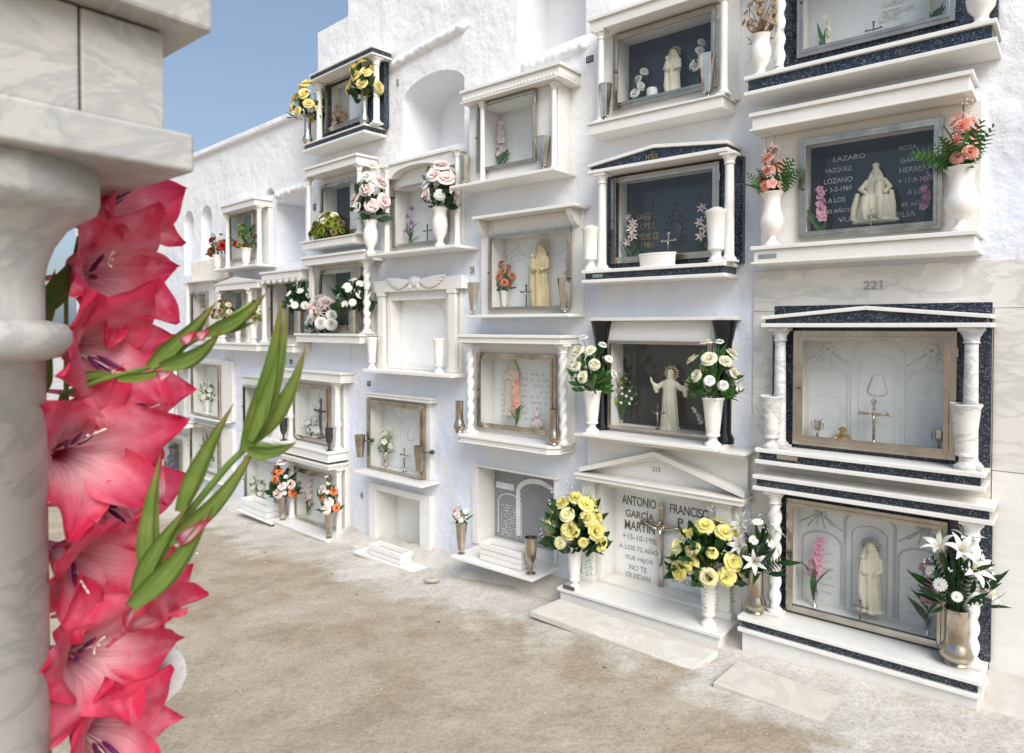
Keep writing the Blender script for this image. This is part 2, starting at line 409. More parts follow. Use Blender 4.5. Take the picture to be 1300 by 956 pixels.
def niche(run, label, ledge, lintel, door, cols=(), side=None, sideout=.03, slab='slabw', recess=.095, glass=True, frame='bronze', fw=.022,
          mats=('white', 'granite', 'dark', 'grey'), group='niche fronts along the cemetery wall', colmat='white', sidemat=0, name='grave_niche', fo=.022, chamf=False, colout=None, low=None, floor=True):
    """ledge=(xl,yl,xr,yr,out,code); lintel same plus shape; door=(xl,xr,yt,yb); side=(xl,xr) outer edges of the surround"""
    n = Niche(); n.run = run
    xl, yl, xr, yr, lo, lcode = ledge
    a = run.hit(xl, yl, lo); b = run.hit(xr, yr, lo); lz = (a[1] + b[1]) / 2
    s0 = (a[0] + b[0]) / 2
    n.s0 = s0; n.lz = lz; n.lo = lo; n.root = empty(name, label, 'grave niche', group, run.world(s0, 0, lz), run.th)
    def L(px, py, out=0):
        q = run.hit(px, py, out); return q[0] - s0, q[1] - lz
    n.L = L
    mb = MB(); z = 0; x0, x1 = a[0] - s0, b[0] - s0
    for (t, ins, mi) in layer_stack(lcode):
        if chamf:
            c = .05; mb.add([(x, y, zz) for zz in (z - t, z) for (x, y) in ((x0 + ins, .0), (x0 + ins, -lo + c + ins), (x0 + c + ins, -lo + ins), (x1 - c - ins, -lo + ins), (x1 - ins, -lo + c + ins), (x1 - ins, 0))],
                            [(0, 1, 2, 3, 4, 5), (11, 10, 9, 8, 7, 6)] + [(i, i + 6, (i + 1) % 6 + 6, (i + 1) % 6) for i in range(6)], mi)
        else: mb.box(x0 + ins, x1 - ins, -lo + ins, .0, z - t, z, mi)
        z -= t
    mb.build('ledge', mats, n.root, .0025); n.lx = (x0, x1)
    # door geometry
    dl, dr, dyt, dyb = door; cpx = (dl + dr) / 2
    l = L(dl, 400, fo)[0]; r = L(dr, 400, fo)[0]; zt = L(cpx, dyt, fo)[1]; zb = L(cpx, dyb, fo)[1] if dyb else .003
    n.door = (l, r, zb, zt); n.recess = recess
    # lintel
    lb = zt + .03
    if lintel:
        txl, tyl, txr, tyr, to, tcode = lintel[:6]; shape = lintel[6] if len(lintel) > 6 else None
        ta = L(txl, tyl, to); tb = L(txr, tyr, to); tz = (ta[1] + tb[1]) / 2; th = stack_h(tcode); lb = tz - th
        n.lint = (ta[0], tb[0], tz, to, lb)
        mb = MB(); z = tz
        for i, (t, ins, mi) in enumerate(layer_stack(tcode)):
            if shape == 'ped' and i == 0: z -= t; continue
            mb.box(ta[0] + ins, tb[0] - ins, -to + ins, 0, z - t, z, mi); z -= t
        if shape == 'ped':      # low pediment: granite triangle and two raking slabs
            t0 = layer_stack(tcode)[0][0]; rise = lintel[7]; zb_ = tz - t0; m_ = (ta[0] + tb[0]) / 2
            e0 = .016
            mb.prism([(ta[0] + .014, zb_), (tb[0] - .014, zb_), (tb[0] - .014, zb_ + e0), (m_, zb_ + rise), (ta[0] + .014, zb_ + e0)], -to + .013, -.0, 1)
            for (xa, xb) in ((ta[0], m_), (tb[0], m_)):
                mb.prism([(xa, zb_ + e0 - .001), (xb, zb_ + rise + .001), (xb, zb_ + rise + .017), (xa, zb_ + e0 + .014)], -to, 0, 0)
        if shape == 'dentil':
            zd = tz - .045; x = ta[0] + .02
            while x < tb[0] - .03: mb.box(x, x + .014, -to + .004, -to + .03, zd - .018, zd - .001); x += .024
            y = -to + .03
            while y < -.02: mb.box(tb[0] - .03, tb[0] - .004, y, y + .014, zd - .018, zd - .001); y += .024
        mb.build('lintel', mats, n.root, .0022)
    # surround
    if side:
        sl = L(side[0], 400, sideout)[0]; sr = L(side[1], 400, sideout)[0]
        so = sideout; mb = MB(); e = .012
        zlo = 0 if low is None else L((side[0] + side[1]) / 2, low, so)[1]
        mb.box(sl, l + e, -so, .01, zlo, lb, sidemat); mb.box(r - e, sr, -so, .01, zlo, lb, sidemat)
        mb.box(l + e, r - e, -so, .01, zt - e, lb, sidemat)
        if zb + e > .003 + zlo: mb.box(l + e, r - e, -so, .01, zlo, zb + e, sidemat)
        mb.build('surround', mats, n.root, .002)
        n.side = (sl, sr, lb)
    # recess lining and slab
    HOLES[[k for k, v in RUN.items() if v is run][0]].append((l + s0 + .006, r + s0 - .006, zb + lz + .006, zt + lz - .006))
    mb = MB(); so = sideout if side else 0; q = .008
    ry = recess + .01
    mb.box(l - .01, l + q, -so + .004, ry, zb - .01, zt + .01); mb.box(r - q, r + .01, -so + .004, ry, zb - .01, zt + .01)
    mb.box(l + q, r - q, -so + .004, ry, zt - q, zt + .01)
    if floor: mb.box(l + q, r - q, -so + .004, ry, zb - .01, zb + q)
    mb.build('jamb', 'white', n.root)
    MB().box(l + q - .002, r - q + .002, recess, recess + .02, zb + q - .002, zt - q + .002).build('memorial_slab', slab, n.root)
    n.slabobj = n.root.children[-1]
    if glass:
        fr = MB(); d = fo + so; y0 = -d; w = fw
        for (o_, ya, yb, ww) in ((0, y0, y0 + .016, w), (w * .75, y0 - .006, y0 + .002, w * .62)):
            fr.box(l + o_, l + o_ + ww, ya, yb, zb + o_, zt - o_); fr.box(r - o_ - ww, r - o_, ya, yb, zb + o_, zt - o_)
            fr.box(l + o_ + ww, r - o_ - ww, ya, yb, zt - o_ - ww, zt - o_); fr.box(l + o_ + ww, r - o_ - ww, ya, yb, zb + o_, zb + o_ + ww)
        fr.box(l + .003, l + .009, y0 + .016, -so, zb + .003, zt - .003); fr.box(r - .009, r - .003, y0 + .016, -so, zb + .003, zt - .003)
        fr.box(l + .009, r - .009, y0 + .016, -so, zt - .009, zt - .003); fr.box(l + .009, r - .009, y0 + .016, -so, zb + .003, zb + .009)
        fo_ = fr.build('door_frame', frame, n.root, .0015)
        g = MB().add([(l + w, y0 + .005, zb + w), (r - w, y0 + .005, zb + w), (r - w, y0 + .005, zt - w), (l + w, y0 + .005, zt - w)], [(0, 1, 2, 3)])
        g.build('pane', 'glass', fo_)
        for zz in (zb + (zt - zb) * .2, zb + (zt - zb) * .8): MB().lathe([(.004, 0), (.004, .035)], r + .002, y0 - .004, zz, 8).build('hinge', frame, fo_)
        MB().ball((l + w * .9, y0 - .012, (zb + zt) / 2), .006).build('lock', 'steeldark', fo_)
    co = colout if colout else max(.05, lo - .075)
    for c in cols:
        cx = L(c[0], 400, co)[0]; style = c[1]; rr = c[2] if len(c) > 2 else .021
        top = lb if lintel else zt
        cm = column_mesh(style, top, rr)
        cm.v = [v + Vector((cx, -co, 0)) for v in cm.v]
        cm.build('column', [colmat], n.root, .002)
    n.inz = zb + .008
    return n
def inlet(n, px, py=None):
    """a point just above the niche floor, behind the glass"""
    out = -n.recess * .5; x = n.L(px, 400, out)[0]
    return n.run.world(x + n.s0, out, n.lz + n.inz)
def onledge(n, px, out=None):
    out = n.lo - .055 if out is None else out
    x = n.L(px, 400, out)[0]
    return n.run.world(x + n.s0, out, n.lz)
def mpp(p): return (p.xy.length and p.y) / F      # metres per photo pixel at a point

# ------------------------------------------------------------------ vases
VASES = {}
def vase_mesh(kind):
    P = {'urn': [(.30, 0), (.30, .04), (.24, .06), (.14, .13), (.13, .19), (.22, .22), (.36, .30), (.44, .42), (.42, .52), (.33, .66), (.30, .82), (.34, .92), (.45, .99), (.42, 1.0), (.34, .95), (.26, .8)],
         'goblet': [(.34, 0), (.34, .05), (.28, .07), (.18, .12), (.18, .18), (.30, .21), (.30, .24), (.27, .26), (.30, .34), (.37, .7), (.42, .92), (.48, .98), (.46, 1.0), (.38, .97), (.33, .7)],
         'cone': [(.26, 0), (.26, .02), (.10, .05), (.08, .09), (.18, .11), (.22, .14), (.40, 1.0), (.37, 1.0), (.2, .2)],
         'bulb': [(.28, 0), (.30, .03), (.26, .06), (.38, .14), (.40, .22), (.30, .36), (.27, .42), (.27, .98), (.29, 1.0), (.25, 1.0), (.24, .5)],
         'cyl': [(.36, 0), (.36, .99), (.38, 1.0), (.33, 1.0), (.33, .4)],
         'capped': [(.34, 0), (.34, .05), (.27, .08), (.20, .14), (.22, .20), (.36, .24), (.37, .27), (.34, .30), (.42, .86), (.47, .90), (.47, .94), (.40, .95), (.16, 1.0)],
         'pot': [(.30, 0), (.34, .06), (.2, .12), (.2, .2), (.4, .36), (.46, .55), (.42, .74), (.36, .8), (.38, .9), (.47, 1.0), (.42, 1.0), (.34, .85)],
         'grail': [(.30, 0), (.30, .03), (.12, .06), (.10, .22), (.14, .26), (.30, .42), (.36, .66), (.34, .9), (.40, 1.0), (.37, 1.0), (.3, .7)]}[kind]
    return P
def vase(p, kind, h, w, material, label, rz=0, group=None, cat='vase', hang=False):
    """h height, w full width, stands with its foot at p"""
    prof = vase_mesh(kind); mx = max(r for r, z in prof)
    seg = 7 if kind == 'cone' else 28
    mb = MB().lathe([(r / mx * w / 2, z * h) for r, z in prof], seg=seg, flat=(kind == 'cone'))
    if kind == 'cone': mb.lathe([(w * .36, h * .97), (w * .3, h * .975)], seg=7, flat=True, caps=True)
    o = mb.build('vase', material); o.location = p; o.rotation_euler = (0, 0, rz)
    if kind in ('cone',): o.modifiers.new('bevel', 'BEVEL').width = .001
    o['label'] = label; o['category'] = cat
    if group: o['group'] = group
    o['top'] = h
    return o

# ------------------------------------------------------------------ blooms (unit size: about 1 across), facing +z
def bloom_rose():
    mb = MB(); rng = random.Random(3)
    mb.ball((0, 0, .22), .15, seg=8, rings=5, sc=(1, 1, 1.3))
    for ring, (n, r0, tilt, L_, W) in enumerate([(3, .05, .12, .40, .34), (4, .09, .30, .44, .42), (5, .12, .62, .48, .46), (6, .13, 1.05, .50, .48)]):
        for k in range(n):
            a = 2 * pi * k / n + ring * .5 + rng.uniform(-.15, .15); tl = tilt + rng.uniform(-.1, .1)
            def fn(u, v):
                w = (v - .5) * 2; wd = W * (.35 + .9 * math.sin(min(1, u * 1.05 + .08) * pi * .62)) * .5
                ang = tl * (.5 + .8 * u * u); rad = r0 + L_ * u * sin(ang) - .12 * w * w * (1 - .3 * u) + .05 * max(0, u - .7); z = L_ * u * cos(ang) * .95 + .05 - .03 * w * w
                z += .02 * sin(5 * w + k)*u
                t = w * wd
                return (cos(a) * rad - sin(a) * t, sin(a) * rad + cos(a) * t, z)
            mb.grid(fn, 5, 4)
    return mb
def bloom_daisy(n=13, wid=.13, cup=.1, rows=1):
    mb = MB()
    for q in range(rows):
        for k in range(n):
            a = 2 * pi * (k + .5 * q) / n
            def fn(u, v):
                w = (v - .5) * wid * (.5 + sin(u * pi * .8)); r = .07 + u * (.43 - .08 * q); z = cup * u * u + .05 * q - .1 * u ** 3
                return (cos(a) * r - sin(a) * w, sin(a) * r + cos(a) * w, z)
            mb.grid(fn, 3, 1)
    mb.ball((0, 0, .04), .12, 1, seg=7, rings=4, sc=(1, 1, .5))
    return mb
def bloom_lily():
    mb = MB()
    for k in range(6):
        a = 2 * pi * k / 6; q = 1 if k % 2 else .8
        def fn(u, v):
            w = (v - .5) * .26 * q * (sin(pi * min(1, u * .9 + .1)) ** .7 if u < .97 else .12)
            r = .04 + .14 * u + .42 * u * u; z = .42 * sin(u * pi * .62) - abs(v - .5) * .12 * (1 - u)
            return (cos(a) * r - sin(a) * w, sin(a) * r + cos(a) * w, z)
        mb.grid(fn, 6, 2)
    for k in range(5):
        a = 2 * pi * k / 5 + .3; mb.tube([(0, 0, .05), (cos(a) * .08, sin(a) * .08, .35)], .008, 3, 1); mb.ball((cos(a) * .08, sin(a) * .08, .36), .025, 1, seg=5, rings=3)
    return mb
def bloom_ruffle(layers=5, n=9, seed=1, sharp=False):
    mb = MB(); rng = random.Random(seed)
    for q in range(layers):
        f = q / (layers - 1)
        for k in range(n):
            a = 2 * pi * k / n + q * .4 + rng.uniform(-.1, .1); tl = .12 + 1.35 * f; L_ = .36 + .14 * f; ph = rng.uniform(0, 6)
            W = .10 if sharp else .30
            def fn(u, v):
                w = (v - .5) * W * ((1 - u * .8) if sharp else (.3 + u)); rad = .03 + L_ * u * sin(tl * (.6 + .5 * u)); z = .05 + L_ * u * cos(tl * (.6 + .5 * u)) + (0 if sharp else .035 * u * sin(ph + v * 9))
                return (cos(a) * rad - sin(a) * w, sin(a) * rad + cos(a) * w, z)
            mb.grid(fn, 4, 1 if sharp else 4)
    return mb
def bloom_floret():
    mb = MB()
    for k in range(5):
        a = 2 * pi * k / 5
        def fn(u, v):
            w = (v - .5) * .5 * sin(pi * (.12 + .78 * u)); r = .05 + .45 * u; z = .30 * u - .12 * u * u * 2 + .08 * abs(v - .5)
            return (cos(a) * r - sin(a) * w, sin(a) * r + cos(a) * w, z)
        mb.grid(fn, 4, 2)
    mb.ball((0, 0, .05), .07, 1, seg=5, rings=3)
    return mb
BL = {'rose': bloom_rose(), 'daisy': bloom_daisy(), 'lily': bloom_lily(), 'ruffle': bloom_ruffle(), 'spider': bloom_ruffle(6, 16, 4, True), 'floret': bloom_floret()}
BM = {}
def bloom_data(kind, mats):
    k = (kind, mats)
    if k not in BM: BM[k] = BL[kind].mesh('bloom', list(mats))
    return BM[k]
def aim(d, roll=0):
    return Vector(d).normalized().to_track_quat('Z', 'Y').to_matrix().to_4x4() @ Matrix.Rotation(roll, 4, 'Z')
def leaf(mb, p, d, L_, W, rng, mi=0, droop=.25, fold=.2):
    T = Matrix.Translation(p) @ aim(d, rng.uniform(0, 6.28))
    def fn(u, v):
        w = (v - .5) * W * sin(pi * (.05 + .93 * u) ** .8) * 1.0
        return (w, -droop * L_ * u * u + abs(w) * fold, L_ * u)
    mb.grid(fn, 4, 2, mi, T)
def fern(mb, p, d, L_, rng, mi=0, n=11):
    T = Matrix.Translation(p) @ aim(d, rng.uniform(0, 6.28))
    for i in range(n):
        u = (i + .5) / n; z = L_ * u; y = -.25 * L_ * u * u; w = L_ * .30 * sin(pi * (.15 + .8 * u))
        for s in (-1, 1):
            mb.add([(0, y, z - L_ * .025), (s * w * .6, y - .02 * L_, z + L_ * .045), (s * w, y - .03 * L_, z + L_ * .07), (s * w * .45, y, z + L_ * .085), (0, y, z + L_ * .04)], [(0, 1, 2, 3, 4)], mi, False, T)
def bouquet(base, label, blooms, rx, h, rng_seed=1, leaves=26, leafmat='leafd', leafL=.05, leafW=.022, filler=0, fillmat='pwhite', ferns=0, group=None, low=.18, droops=0, rz=0, name='flower_bouquet', stemmat='stem', ry=None, dirf=None, fernL=.6):
    """base: mouth of the vase; blooms: list of (kind, mats, size, count)"""
    rng = random.Random(rng_seed); root = empty(name, label, 'bouquet', group, base, rz)
    ry = ry or rx * .8
    n = sum(b[3] for b in blooms); pts = []; tries = 0; sizes = [b[2] for b in blooms for _ in range(b[3])]
    kinds = [(b[0], b[1]) for b in blooms for _ in range(b[3])]
    order = list(range(n)); rng.shuffle(order); placed = []
    for i in order:
        best = None
        for t in range(40):
            th = math.acos(1 - rng.random() * 1.0); ph = rng.uniform(0, 2 * pi)
            if sin(ph) > .35 and rng.random() < .7: continue
            f = rng.uniform(.86, 1.05)
            q = Vector((rx * sin(th) * cos(ph) * f, ry * sin(th) * sin(ph) * f, h * (low + (1 - low) * (.12 + .88 * cos(th)) * f)))
            dmin = min([(q - o_).length for o_ in placed] + [9])
            if best is None or dmin > best[0]: best = (dmin, q)
        q = best[1]; placed.append(q); sz = sizes[i] * rng.uniform(.85, 1.15)
        dr = Vector((q.x / rx, q.y / ry - .25, (q.z / h - low * .6))).normalized() + Vector((rng.uniform(-.2, .2), rng.uniform(-.2, .2), rng.uniform(-.1, .2)))
        o = link('bloom', bloom_data(*kinds[i]), root); o.matrix_local = Matrix.Translation(q - dr.normalized() * sz * .25) @ aim(dr, rng.uniform(0, 6)) @ Matrix.Scale(sz, 4)
        pts.append(q - dr.normalized() * sz * .2)
    st = MB()
    for q in pts:
        st.tube([(q.x * .05, q.y * .05, -h * .12), (q.x * .25, q.y * .25, q.z * .45), tuple(q)], [.0016, .0015, .0012], 4)
    fl = MB()
    for k in range(leaves):
        th = math.acos(1 - rng.random() * 1.1); ph = rng.uniform(0, 2 * pi); f = rng.uniform(.35, .92)
        q = Vector((rx * sin(th) * cos(ph) * f, ry * sin(th) * sin(ph) * f, h * (.04 + .86 * max(0, cos(th)) * f)))
        d = Vector((q.x, q.y, q.z * .6)).normalized() + Vector((rng.uniform(-.5, .5), rng.uniform(-.5, .5), rng.uniform(-.3, .5)))
        leaf(fl, q, d, leafL * rng.uniform(.7, 1.3), leafW * rng.uniform(.8, 1.25), rng, 0)
    for k in range(ferns):
        a = rng.uniform(-2.9, -.2) if k % 3 else rng.uniform(0, 3); d = Vector((cos(a) * .8, sin(a) * .5, rng.uniform(.2, 1.1)))
        fern(fl, Vector((0, 0, h * .05)), d, h * fernL * rng.uniform(.8, 1.2), rng, 0)
    for k in range(droops):
        a = rng.uniform(-3.4, .3); x = cos(a) * rx * .5; y = sin(a) * ry * .6
        for j in range(10):
            q = Vector((x * (1 + .03 * j), y * (1 + .03 * j), h * .16 - j * .009 * h / .15)); leaf(fl, q, (rng.uniform(-1, 1), rng.uniform(-1, 1), -.5), .012, .006, rng, 1)
    fo_ = fl.build('foliage', [leafmat, 'leaft'], root)
    if filler:
        sp = MB()
        for k in range(filler):
            th = math.acos(1 - rng.random() * 1.0); ph = rng.uniform(0, 2 * pi); f = rng.uniform(.9, 1.2)
            q = Vector((rx * sin(th) * cos(ph) * f, ry * sin(th) * sin(ph) * f, h * (.15 + .9 * cos(th)) * f))
            st.tube([(q.x * .4, q.y * .4, q.z * .5), tuple(q)], .0007, 3)
            for j in range(4): sp.ball(q + Vector((rng.uniform(-1, 1), rng.uniform(-1, 1), rng.uniform(-1, 1))) * .012, .0032, seg=5, rings=3)
        sp.build('blossom_spray', fillmat, root, 0, kind='stuff')
    st.build('stem', stemmat, root)
    return root
def spike(base, label, kind, mats, sz, n, h, leanx=0, leafs=3, seed=1, group=None, leafmat='leafm', lw=.02, ll=.09):
    """flowers set one above the other along a single stem"""
    rng = random.Random(seed); root = empty('cut_flower', label, 'flower', group, base, 0); st = MB(); pl = []
    for i in range(9):
        u = i / 8; pl.append(Vector((leanx * u * u, -.1 * h * u * u * .3, h * u)))
    st.tube(pl, [.002] * 8 + [.001], 5); st.build('stem', 'stem', root)
    for i in range(n):
        u = .40 + .58 * i / max(1, n - 1); q = Vector((leanx * u * u, 0, h * u)); a = (-1.2 if i % 2 else -2.1) + rng.uniform(-.5, .5); s_ = sz * (1.1 - .5 * (u - .4)) * rng.uniform(.85, 1.1)
        d = Vector((cos(a), sin(a), .35)); o = link('bloom', bloom_data(kind, mats), root); o.matrix_local = Matrix.Translation(q + d * s_ * .3) @ aim(d, rng.uniform(0, 6)) @ Matrix.Scale(s_, 4)
    fl = MB()
    for i in range(leafs): leaf(fl, Vector((0, 0, h * .05 + .02 * i)), (rng.uniform(-1, 1), rng.uniform(-.6, .2), 1.1), ll * rng.uniform(.8, 1.2), lw, rng, 0, .35)
    fl.build('leaf', leafmat, root)
    return root

# ------------------------------------------------------------------ statues (one continuous carved figure each)
def figure(kind, h):
    mb = MB(); rng = random.Random(5)
    def robe(rings, fold=.12, nf=9, cx=0, cz=0, sc=1, cy=0):
        seg = 40; vs = []; fs = []
        for (z, rx, ry, yy) in rings:
            for k in range(seg):
                a = 2 * pi * k / seg; f = 1 + fold * sin(nf * a + 4 * z + 1.5 * sin(3 * a)) * (1 - z * .7)
                vs.append((cx + sc * rx * cos(a) * f, cy + sc * (yy + ry * sin(a) * f), cz + sc * z))
        n = len(rings)
        for i in range(n - 1):
            for k in range(seg): fs.append((i * seg + k, i * seg + (k + 1) % seg, (i + 1) * seg + (k + 1) % seg, (i + 1) * seg + k))
        fs += [tuple(range(seg))[::-1], tuple(range((n - 1) * seg, n * seg))]
        mb.add(vs, fs, 0, True)
    def head(c, r, veil=True):
        mb.ball(c, r, seg=14, rings=10, sc=(.82, .95, 1.15)); mb.ball((c[0], c[1] - r * .95, c[2] - r * .1), r * .2, seg=6, rings=4, sc=(.7, 1, 1.3))
        mb.ball((c[0] - r * .33, c[1] - r * .72, c[2] - r * .22), r * .22, seg=6, rings=4); mb.ball((c[0] + r * .33, c[1] - r * .72, c[2] - r * .22), r * .22, seg=6, rings=4)
        mb.ball((c[0], c[1] - r * .8, c[2] - r * .62), r * .22, seg=6, rings=4)
        if veil:
            mb.ball((c[0], c[1] + r * .25, c[2] + r * .1), r * 1.12, seg=14, rings=10, sc=(1.0, .95, 1.12))
            for s in (-1, 1): mb.tube([(c[0] + s * r * .95, c[1] + r * .1, c[2]), (c[0] + s * r * 1.5, c[1], c[2] - r * 1.7), (c[0] + s * r * 2.0, c[1] + .01, c[2] - r * 3.4), (c[0] + s * r * 2.0, c[1] + .01, c[2] - r * 6.0)], [r * .4, r * .55, r * .7, r * .5], 8)
    B = [(0, .17, .14, 0), (.03, .18, .15, 0), (.035, .155, .125, 0), (.15, .15, .12, 0), (.35, .13, .105, 0), (.5, .125, .10, -.005), (.62, .115, .09, 0), (.72, .13, .085, 0), (.80, .115, .07, 0), (.84, .05, .045, 0), (.88, .04, .04, 0)]
    if kind == 'madonna':
        robe(B); head((0, -.005, .915), .06)
        mb.tube([(-.12, 0, .78), (-.15, -.04, .64), (-.05, -.12, .58), (.02, -.13, .60)], [.04, .04, .032, .022], 8)
        mb.tube([(.12, 0, .78), (.15, -.04, .62), (.09, -.13, .58)], [.04, .04, .03], 8)
        mb.tube([(-.10, -.08, .60), (-.09, -.10, .30), (-.06, -.10, .06)], [.03, .05, .03], 7)
        robe([(0, .06, .05, 0), (.06, .055, .05, 0), (.14, .045, .04, 0), (.17, .02, .02, 0)], .05, 5, -.07, .60, 1, -.10); mb.ball((-.07, -.11, .805), .038, seg=10, rings=7, sc=(.9, 1, 1.1))
    elif kind == 'praying':
        robe(B); head((0, -.005, .915), .058)
        for s in (-1, 1): mb.tube([(s * .12, 0, .78), (s * .14, -.05, .64), (s * .03, -.13, .68), (0, -.14, .73)], [.04, .042, .03, .018], 8)
    elif kind == 'blessing':
        robe(B, .06); head((0, -.005, .915), .055, False)
        mb.ball((0, .015, .935), .063, seg=12, rings=8, sc=(1, .9, 1.1)); mb.tube([(0, .03, .93), (0, .045, .80)], [.05, .055], 8); mb.ball((0, -.035, .865), .03, seg=8, rings=5)
        mb.tube([(-.10, 0, .77), (-.20, -.03, .70), (-.27, -.06, .72)], [.045, .05, .055], 8); mb.tube([(-.26, -.06, .72), (-.30, -.08, .80), (-.31, -.085, .86)], [.026, .02, .014], 8)
        mb.tube([(.10, 0, .77), (.20, -.03, .70), (.30, -.06, .69)], [.045, .05, .055], 8); mb.tube([(.28, -.06, .69), (.36, -.09, .71), (.40, -.10, .73)], [.026, .02, .014], 8)
        mb.tube([(.30, -.06, .68), (.30, -.05, .56)], [.05, .03], 8); mb.tube([(-.24, -.05, .70), (-.22, -.04, .60)], [.05, .03], 8)
        mb.tube([(.0, -.08, .62), (.05, -.12, .30), (.12, -.10, .05)], [.02, .03, .03], 6)
    elif kind == 'seated':
        robe([(0, .34, .17, 0), (.03, .35, .18, 0), (.06, .30, .16, 0), (.14, .28, .17, -.02), (.3, .24, .17, -.03), (.42, .22, .16, -.03), (.50, .16, .11, 0), (.62, .14, .09, .01), (.72, .12, .075, .01), (.77, .05, .045, 0), (.8, .04, .04, 0)], .08, 11)
        head((0, -.005, .845), .058); mb.lathe([(.04, 0), (.05, .05), (.062, .085), (.02, .06), (.02, .10), (.0, .12)], 0, 0, .89, 10)
        mb.tube([(-.12, 0, .70), (-.22, -.05, .56), (-.12, -.16, .48)], [.045, .045, .03], 8); mb.tube([(.12, 0, .70), (.22, -.05, .56), (.16, -.15, .46)], [.045, .045, .03], 8)
        robe([(0, .06, .055, 0), (.1, .055, .05, 0), (.2, .045, .04, 0), (.23, .02, .02, 0)], .05, 5, .07, .42, 1, -.13); mb.ball((.07, -.14, .69), .042, seg=10, rings=7)
        mb.tube([(-.26, -.05, .5), (-.31, -.06, .25), (-.33, -.05, .05)], [.04, .06, .05], 7); mb.tube([(.24, -.05, .5), (.27, -.06, .25), (.28, -.05, .05)], [.04, .05, .04], 7)
        for s in (-.12, .1): mb.tube([(s, -.17, .42), (s * 1.1, -.2, .2), (s, -.17, .04)], [.06, .05, .04], 8)
    mb.v = [v * h for v in mb.v]
    return mb
def statue(p, kind, h, material, label, rz, halo=False, halomat='halo'):
    root = empty('statue', label, 'statue', None, p, rz)
    o = figure(kind, h).build('carved_figure', material, root)
    rm = o.modifiers.new('remesh', 'REMESH'); rm.mode = 'VOXEL'; rm.voxel_size = h * .0062; rm.use_smooth_shade = True
    sm = o.modifiers.new('smooth', 'SMOOTH'); sm.iterations = 1; sm.factor = .5
    if halo:
        hb = MB(); c = Vector((0, .05 * h, .93 * h)); n = 18
        hb.tube([c + Vector((cos(2 * pi * k / 24), 0, sin(2 * pi * k / 24))) * h * .105 for k in range(25)], h * .012, 5)
        for k in range(n):
            a = 2 * pi * k / n; d = Vector((cos(a), 0, sin(a))); hb.tube([c + d * h * .10, c + d * h * (.155 if k % 2 else .14)], [h * .016, h * .004], 4)
        for k in range(12):
            a = 2 * pi * k / 12; d = Vector((cos(a), 0, sin(a))); hb.tube([c + d * h * .03, c + d * h * .10], [h * .006, h * .01], 4)
        hb.build('halo', halomat, root)
    return root
def crucifix(p, h, label, rz, material='chrome', corpus='chrome', wall=False):
    root = empty('crucifix', label, 'crucifix', None, p, rz); mb = MB(); w = h * .055; a = h * .72; half = h * .27
    y0, y1 = -h * .02, h * .01
    mb.box(-w / 2, w / 2, y0, y1, 0 if wall else h * .06, h); mb.box(-half, half, y0 + .0006, y1 - .0006, a - w / 2, a + w / 2)
    if not wall:
        for c in ((0, h), (-half, a), (half, a)):
            for d in ((0, .04), (.035, 0), (-.035, 0)): mb.ball((c[0] + d[0] * h, -h * .005, c[1] + d[1] * h), h * .032, seg=8, rings=5, sc=(1, .5, 1))
        mb.lathe([(h * .13, 0), (h * .13, h * .025), (h * .08, h * .05), (h * .05, h * .10), (h * .03, h * .14)], seg=14)
    mb.build('cross', material, root)
    c = MB(); y = y0 - h * .018
    c.tube([(0, y, a + .0 * h), (0, y - .008 * h, a - .12 * h), (0.004 * h, y, a - .22 * h), (.012 * h, y - .012 * h, a - .34 * h), (0, y, a - .47 * h)], [h * .028, h * .034, h * .03, h * .022, h * .012], 8)
    for s in (-1, 1): c.tube([(s * .02 * h, y, a - .04 * h), (s * .12 * h, y, a - .01 * h), (s * half * .86, y + .006 * h, a + .025 * h)], [h * .017, h * .012, h * .009], 6)
    c.ball((0, y - .008 * h, a + .045 * h), h * .032, seg=8, rings=6, sc=(.85, 1, 1.1)); c.box(-h * .035, h * .035, y0 - .003, y0, h * .93, h * .965)
    c.build('carved_figure', corpus, root)
    return root

# ================================================================== NICHES
n1 = niche(A, 'topmost right grave niche with pale lettered slab and dark granite sides', (944, 98, 1266, 21, .20, 'wGw'), (950, -95, 1262, -190, .18, 'wGw'), (1011, 1209, -92, 54), [(987, 'twist', .02), (1243, 'twist', .02)], (990, 1262), sidemat=1, frame='chrome')
n2 = niche(A, 'grave niche with black inscribed slab, seated virgin and salmon flowers on its plain white ledge', (952, 313, 1243, 291, .17, 'wft'), (950, 145, 1236, 86, .17, 'wft'), (1015, 1196, 165, 298), [], (965, 1243), slab='black')
n3 = niche(A, 'grave niche under the number 221 with thick steel framed glass door and grey veined columns', (958, 569, 1251, 601, .16, 'wgw'), (966, 405, 1259, 404, .14, 'ww', 'ped', .05), (1010, 1217, 420, 573), [(991, 'plain', .025), (1234, 'plain', .025)], (981, 1260), sidemat=1, colmat='grey', fw=.030, frame='chrome')
n4 = niche(A, 'lowest right grave niche with orchids behind glass, twisted columns and granite banded step', (936, 782, 1247, 866, .22, 'wgw'), (955, 605, 1262, 641, .15, 'wgw'), (1003, 1208, 646, 798), [(986, 'twist', .024), (1238, 'twist', .024)], (990, 1264), sidemat=1, slab='slabw', frame='chrome', colout=.10)
n5 = niche(A, 'high grave niche with dark glass holding a madonna with spiked halo and white roses', (743, 157, 919, 117, .16, 'tf'), (745, 22, 905, -29, .16, 'wf'), (781, 912, 28, 127), [(762, 'plain', .018), (917, 'plain', .018)], (757, 936), slab='dark', frame='chrome', colout=.12)
